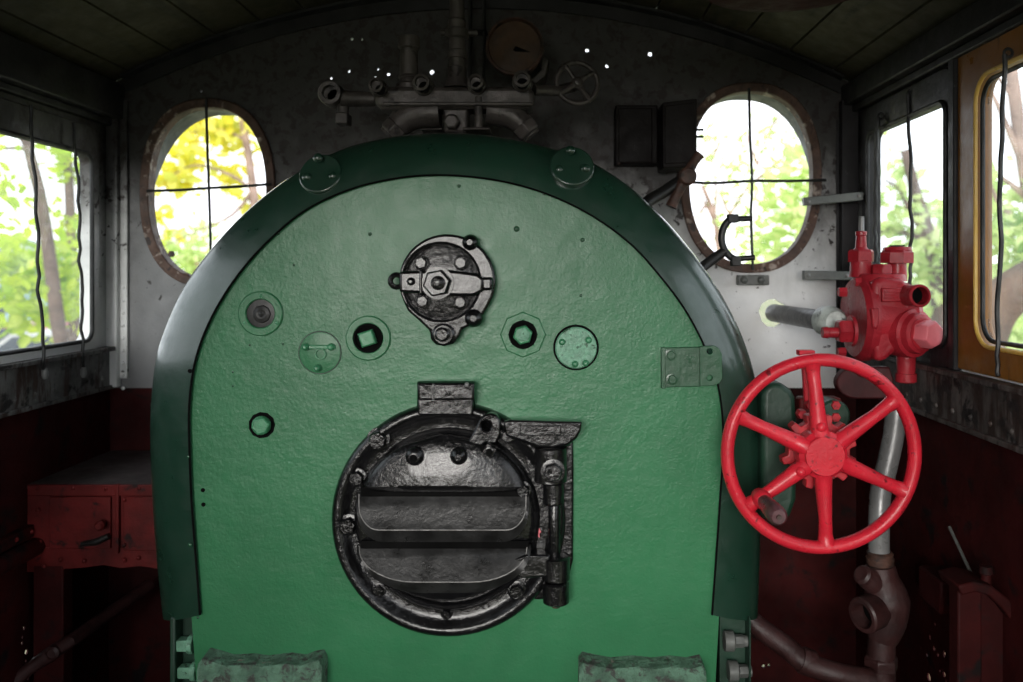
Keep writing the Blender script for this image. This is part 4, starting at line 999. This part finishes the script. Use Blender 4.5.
build('rod', MB().tube([P(949.5,527,1.86), P(975.5,583,1.74), P(985,604,1.70)], .0035, 8), M['grey_arm'], rd)
st = thing('bracket_stub', 'small dark red bracket block on the right wall ahead of the guard', 'bracket', P(950, 594, 1.86))
build('block', MB().bb(P(940,582,1.84), P(957,596,1.95)), M['maroon_wall'], st, bevel=.006)
build('pin', MB().tube([P(938,588,1.87), P(960,587,1.85)], .008, 10), M['maroon'], st)

# rough cinder lump by the firebox foot
# ================================================================== hanging rubber cords
def wav(pts, amp, n=26, seed=0):
    r = random.Random(seed); P0, _ = crom([Vector(p) for p in pts], 0, max(2, n//max(1, len(pts)-1)))
    return [p + Vector((r.uniform(-amp, amp)*.5, r.uniform(-amp, amp), 0)) for p in P0]
cords = [([(31,105),(33.5,160),(37,230),(39,290),(42,340),(45,372)], XL+.035, 'wavy black cord hanging down the middle of the left side window'),
         ([(74,122),(78,190),(80,260),(82,320),(83.5,371)], XL+.03, 'wavy black cord hanging at the inner edge of the left side window')]
for pts, X, lab in cords:
    p3 = [Vector((X, X*F/(px-VX), EYE+(VY-py)*(X*F/(px-VX))/F)) for px, py in pts]
    c = thing('hanging_cord', lab, 'cord', p3[-1], 'hanging window cords')
    build('cord', MB().tube(wav(p3, .006, 24, 3), .0042, 8, smooth=2), M['rubber'], c)
    build('weight', MB().rev(p3[-1]+Vector((0,0,.01)), (0,0,-1), [(0,.005),(.006,.008),(.02,.008),(.028,.004)], 12), M['silver'], c)
cords = [([(908,95),(910,160),(911,220),(911,262),(910.5,290)], XR-.016, 'thin black cord down the middle of the small right window'),
         ([(878,118),(876,170),(875,230),(876,262)], XR-.03, 'black cord against the far edge of the small right window'),
         ([(1004,55),(1003,120),(1000,200),(999,280),(997,345),(998,376)], XR-.035, 'wavy black cord hanging over the ochre framed window')]
for i, (pts, X, lab) in enumerate(cords):
    p3 = [Vector((X, X*F/(px-VX), EYE+(VY-py)*(X*F/(px-VX))/F)) for px, py in pts]
    c = thing('hanging_cord', lab, 'cord', p3[-1], 'hanging window cords')
    build('cord', MB().tube(wav(p3, .004, 20, 5+i), .0046 if i != 1 else .006, 8, smooth=2), M['rubber'], c)
    build('hook', MB().torus(p3[0]+Vector((.008,0,.004)), (0,1,0), .008, .003, 16, 6), M['blackiron'], c)
# ================================================================== OUTSIDE
GZ = -1.2
mb = MB(); n = 24
vs = []; 
for i in range(n+1):
    for j in range(n+1):
        x = -60 + 120*i/n; y = -60 + 150*j/n
        vs.append((x, y, GZ - .02 + .04*math.sin(x*.7)*math.cos(y*.5)))
mb.add(vs, [(i*(n+1)+j, (i+1)*(n+1)+j, (i+1)*(n+1)+j+1, i*(n+1)+j+1) for i in range(n) for j in range(n)])
build('ground', mb, M['soil'], kind='structure', smooth=60)

def leaf(mb, c, sz, rng):
    d = Vector((rng.gauss(0,1), rng.gauss(0,1), rng.gauss(0,.6)-.35)).normalized()
    u = d.cross(Vector((rng.gauss(0,1), rng.gauss(0,1), rng.gauss(0,1)))).normalized(); w = d.cross(u)
    a, b = sz, sz*.55
    vs = [c - d*a*.5, c - d*a*.15 + u*b*.5, c + d*a*.2 + u*b*.42, c + d*a*.55, c + d*a*.2 - u*b*.42, c - d*a*.15 - u*b*.5, c + w*sz*.10]
    mb.add(vs, [(0,1,6),(1,2,6),(2,3,6),(3,4,6),(4,5,6),(5,0,6)])
def tree(name, label, Y, trunk, rad, clumps, leafm, barkm, size, seed, branches=(), cat='tree', group=None):
    """trunk/branches: pixel paths at distance Y; clumps: (px, py, dY, radius, count)"""
    rng = random.Random(seed)
    tp = [P(a, b, Y) for a, b in trunk]
    tp[0] = Vector((tp[0].x, tp[0].y, GZ))
    t = thing(name, label, cat, tp[0], group)
    rs = [rad*(1.25-.75*i/(len(tp)-1)) for i in range(len(tp))]
    build('trunk', MB().tube(tp, rs, 12, smooth=5), barkm, t)
    for br in branches:
        pts = [P(a, b, Y+d) for a, b, d in br]
        r0 = rad*.45
        build('branch', MB().tube(pts, [r0*(1-.75*i/(len(pts)-1)) for i in range(len(pts))], 8, smooth=4), barkm, t)
    mb = MB()
    for (px, py, dY, rr, cnt) in clumps:
        c = P(px, py, Y+dY)
        for _ in range(cnt):
            q = Vector((rng.gauss(0,.5), rng.gauss(0,.5), rng.gauss(0,.42)))*rr
            leaf(mb, c+q, size*rng.uniform(.7, 1.3), rng)
    if mb.v: build('foliage', mb, leafm, t, smooth=0, kind='stuff')
    return t
TG = 'trees outside the cab'
tree('slender_tree', 'slender brown leaning tree seen through the left side window', 6.0, [(140,690),(95,480),(62,345),(52,275),(41,200),(29,150),(18,90),(5,20)], .048,
     [(8,275,.3,.34,120),(28,292,.2,.34,120),(62,268,.5,.28,110),(20,265,.4,.4,90),(70,300,.4,.28,60),(6,180,.2,.16,20),(50,138,.4,.2,24),(5,305,.4,.4,80),(35,315,.6,.25,50),(-40,250,.3,.8,160),(-40,120,0,.8,100),(30,70,0,.6,100)], M['leaf_lime'], M['bark'], .11, 1,
     [[(29,150,0),(15,148,.1),(-20,150,.2)],[(36,175,0),(22,140,.1),(0,118,.2)]], group=TG)
tree('slender_tree', 'thin creeper-clad tree close to the inner edge of the left side window', 7.6, [(78,640),(76,480),(74,330),(71,230),(68,160),(66,100),(64,40)], .05,
     [(70,170,0,.16,60),(74,225,0,.22,60),(66,142,0,.22,60),(78,250,0,.2,40),(62,60,0,.4,60)], M['leaf_lime'], M['bark'], .09, 2, group=TG)
tree('yellow_tree', 'yellow-leaved tree filling the left oval window', 9.0, [(300,700),(280,480),(258,250),(253,190),(246,140),(238,100),(228,50),(215,0)], .05,
     [(215,125,0,.30,80),(188,150,-.2,.28,80),(232,132,.1,.26,60),(180,180,0,.22,55),(228,175,.2,.22,50),(243,200,.1,.16,22),(160,175,-.2,.16,26),(250,150,.3,.16,18),(200,115,0,.3,50),(255,125,0,.24,30),(160,215,0,.16,16),(172,235,.1,.14,12),(200,70,0,.6,140),(270,60,0,.6,120)], M['leaf_yellow'], M['bark_pale'], .15, 3,
     [[(253,190,0),(230,175,-.1),(195,165,-.2),(165,180,-.2)],[(246,140,0),(215,128,-.1),(185,135,-.2)],[(253,190,0),(232,215,-.1),(200,230,-.1),(165,245,-.1)]], group=TG)
tree('pale_bush', 'pale green shrub low in the left oval window', 11.0, [(190,500),(192,400),(195,300),(198,255)], .05,
     [(170,262,0,.5,170),(200,268,0,.5,170),(225,262,.2,.5,150),(150,255,0,.5,120),(185,240,.2,.35,60),(250,285,.3,.6,120),(120,280,0,.8,140)], M['leaf_pale'], M['bark_pale'], .14, 4, cat='shrub')
tree('bare_tree', 'pale branching tree with sparse leaves seen in the right oval window', 9.0, [(722,620),(722,420),(722,280),(718,240),(714,215),(702,185)], .045,
     [(730,170,0,.35,60),(765,150,.2,.5,110),(705,150,0,.3,34),(745,205,.2,.4,90),(715,215,.1,.3,40),(790,130,.2,.4,50),(735,245,.2,.4,60)], M['leaf_pale'], M['bark_pale'], .09, 5,
     [[(718,240,0),(730,215,0),(745,190,0),(758,165,.1),(770,130,.2)],[(716,225,0),(706,205,0),(695,190,0),(688,170,.1)],[(745,190,0),(770,168,0),(795,148,0),(815,138,0)],[(714,215,0),(716,190,0),(712,160,0),(706,130,0)],[(758,165,.1),(748,140,0),(742,112,0)],[(770,168,0),(788,165,0),(806,150,0)],[(730,215,0),(722,195,0),(726,165,0)],[(706,205,0),(698,214,0),(690,222,0)],[(706,130,0),(718,118,0),(726,104,0)],[(712,160,0),(722,140,0),(735,130,0)],[(770,130,.2),(778,118,.2),(790,108,.2)]], group=TG)
tree('leafy_tree', 'bright green leafy tree at the outer side of the right oval window', 8.0, [(845,650),(835,480),(825,330),(815,240),(808,200)], .06,
     [(795,185,0,.34,90),(785,205,.1,.3,50),(805,165,0,.28,40),(775,240,.2,.34,60),(800,235,.1,.3,60),(815,215,0,.4,70),(765,258,.4,.35,60),(840,180,0,.6,120)], M['leaf_pale'], M['bark_pale'], .13, 6, group=TG)
tree('leafy_tree', 'green spreading tree with brown trunk in the small right window', 7.2, [(950,640),(945,480),(940,330),(938,285),(930,240),(915,190),(905,150)], .075,
     [(903,175,0,.16,16),(915,205,0,.2,36),(928,235,0,.24,70),(895,228,.1,.14,30),(925,262,0,.28,70),(900,262,.1,.2,40),(945,275,0,.3,60),(890,200,.1,.16,20),(925,310,.1,.4,100),(960,230,.2,.4,80)], M['leaf_pale'], M['bark'], .12, 7,
     [[(930,240,0),(910,235,0),(890,228,.1),(870,238,.1)],[(930,240,0),(912,215,0),(900,190,0),(885,180,0)]], group=TG)
tree('leafy_tree', 'green tree with tall bare twigs behind the ochre framed window', 5.5, [(1080,700),(1070,480),(1055,330),(1040,250),(1025,170),(1010,60),(1000,-20)], .06,
     [(1010,235,0,.22,80),(990,225,.2,.22,60),(1025,250,0,.26,90),(1000,190,.1,.2,24),(985,180,0,.14,14),(1060,230,0,.5,140)], M['leaf_pale'], M['bark_pale'], .11, 8,
     [[(1040,250,0),(1010,215,0),(992,190,0),(985,150,0)],[(1025,170,0),(1000,110,0),(985,80,0)],[(1030,200,0),(1008,182,0),(990,170,0)],[(1025,170,0),(1018,110,0),(985,60,0)]], group=TG)
tree('leaning_tree', 'thick brown leaning trunk low outside the ochre framed window', 4.2, [(905,845),(940,560),(965,390),(985,322),(1012,292),(1050,268),(1100,250)], .14,
     [(1075,240,0,.35,110),(1120,240,0,.4,110)], M['leaf_green'], M['bark_dark'], .10, 9, group=TG)
tree('thicket', 'mid green bushy thicket low behind the right side windows', 9.0, [(960,520),(962,420),(965,340)], .05,
     [(930,300,0,.6,220),(965,310,0,.6,220),(1000,320,0,.6,220),(1030,330,0,.6,220),(900,300,0,.6,150),(980,345,-.5,.6,200),(1020,350,-.5,.6,200)], M['leaf_pale'], M['bark'], .14, 10, cat='shrub')

# parked cars far off through the left side window
def car(name, label, px, Yc, col, L=4.1, dirx=1):
    c = P(px, 300, Yc); t = thing(name, label, 'car', (c.x, Yc, GZ))
    prof = [(-2.05,.35),(-2.02,.75),(-1.75,.88),(-1.15,.95),(-.55,1.42),(.75,1.45),(1.45,.98),(1.95,.88),(2.05,.55),(2.03,.3)]
    mk = lambda y, kx: [Vector((c.x+a*kx, Yc+y, GZ+b)) for a, b in prof]
    build('body', MB().loft([mk(-.80,.98), mk(-.84,1), mk(.84,1), mk(.80,.98)]), col, t, bevel=.04, smooth=30)
    g = [(-1.0,.98),(-.5,1.36),(.68,1.38),(1.2,1.0)]
    build('side_window', MB().prism([Vector((c.x+a, Yc-.85, GZ+b)) for a, b in g], .02), M['carglass'], t)
    for a in (-1.25, 1.3):
        for y in (-.82, .66):
            build('wheel', MB().rev(Vector((c.x+a, Yc+y, GZ+.32)), (0,1,0), [(0,.2),(.0,.32),(.16,.32),(.16,.2)], 20), M['tyre'], t)
car('parked_car', 'pinkish red parked car far beyond the left side window', 16, 21, M['carpaint'])
car('parked_car', 'white parked car in front of the pinkish red car', 60, 18.5, M['carwhite'])
hs = thing('shed', 'low pale blue shed behind the parked cars', 'shed', (P(20,250,34).x, 34, GZ))
c = P(10, 250, 34)
build('wall', MB().bb((c.x-4.5, 34, GZ), (c.x+1.6, 37, 1.9)), M['bluewall'], hs)
build('roof', MB().prism([Vector((c.x-4.9, 33.6, 1.9)), Vector((c.x+2.0, 33.6, 1.9)), Vector((c.x-1.4, 33.6, 3.0))], 3.8), M['roofskin'], hs)
build('door', MB().bb((c.x-1.2, 33.95, GZ), (c.x-.2, 34, .9)), M['carglass'], hs)

# ================================================================== LIGHT, SKY, CAMERA
wd = bpy.data.worlds.new('World'); SC.world = wd; wd.use_nodes = True
nt = wd.node_tree; N = nt.nodes; L = nt.links
bg = N['Background']
g = N.new('ShaderNodeTexCoord'); sp = N.new('ShaderNodeSeparateXYZ'); L.new(g.outputs['Generated'], sp.inputs[0])
rp = N.new('ShaderNodeValToRGB'); L.new(sp.outputs['Z'], rp.inputs[0])
rp.color_ramp.elements[0].position = 0.0; rp.color_ramp.elements[0].color = (.93, .95, 1.0, 1)
rp.color_ramp.elements[1].position = .7; rp.color_ramp.elements[1].color = (.86, .93, 1.0, 1)
L.new(rp.outputs[0], bg.inputs[0]); bg.inputs[1].default_value = SKY
sun = bpy.data.lights.new('Sun', 'SUN'); so = bpy.data.objects.new('Sun', sun); COL.objects.link(so)
sun.energy = SUN; sun.angle = math.radians(25); sun.color = (1, .96, .9)
so.rotation_euler = Vector(SUNDIR).to_track_quat('-Z', 'Y').to_euler()

cam = bpy.data.cameras.new('Camera'); co = bpy.data.objects.new('Camera', cam); COL.objects.link(co)
co.location = (0, 0, EYE); co.rotation_euler = (PI/2, 0, 0)
cam.sensor_fit = 'HORIZONTAL'; cam.sensor_width = 36; cam.lens = 36*F/1023
cam.shift_x = (511.5 - VX)/1023; cam.shift_y = (VY - 341)/1023
cam.clip_start = .02; cam.clip_end = 400
cam.dof.use_dof = True; cam.dof.focus_distance = 1.80; cam.dof.aperture_fstop = 2.6
SC.camera = co
SC.view_settings.view_transform = 'Standard'; SC.view_settings.look = 'None'
SC.view_settings.gamma = 1; SC.view_settings.use_curve_mapping = False
SC.view_settings.exposure = EXPO
SC.cycles.use_denoising = True
try: SC.cycles.denoiser = 'OPENIMAGEDENOISE'
except Exception: pass
SC.cycles.max_bounces = 8; SC.cycles.diffuse_bounces = 4; SC.cycles.transparent_max_bounces = 12
SC.cycles.sample_clamp_indirect = 6
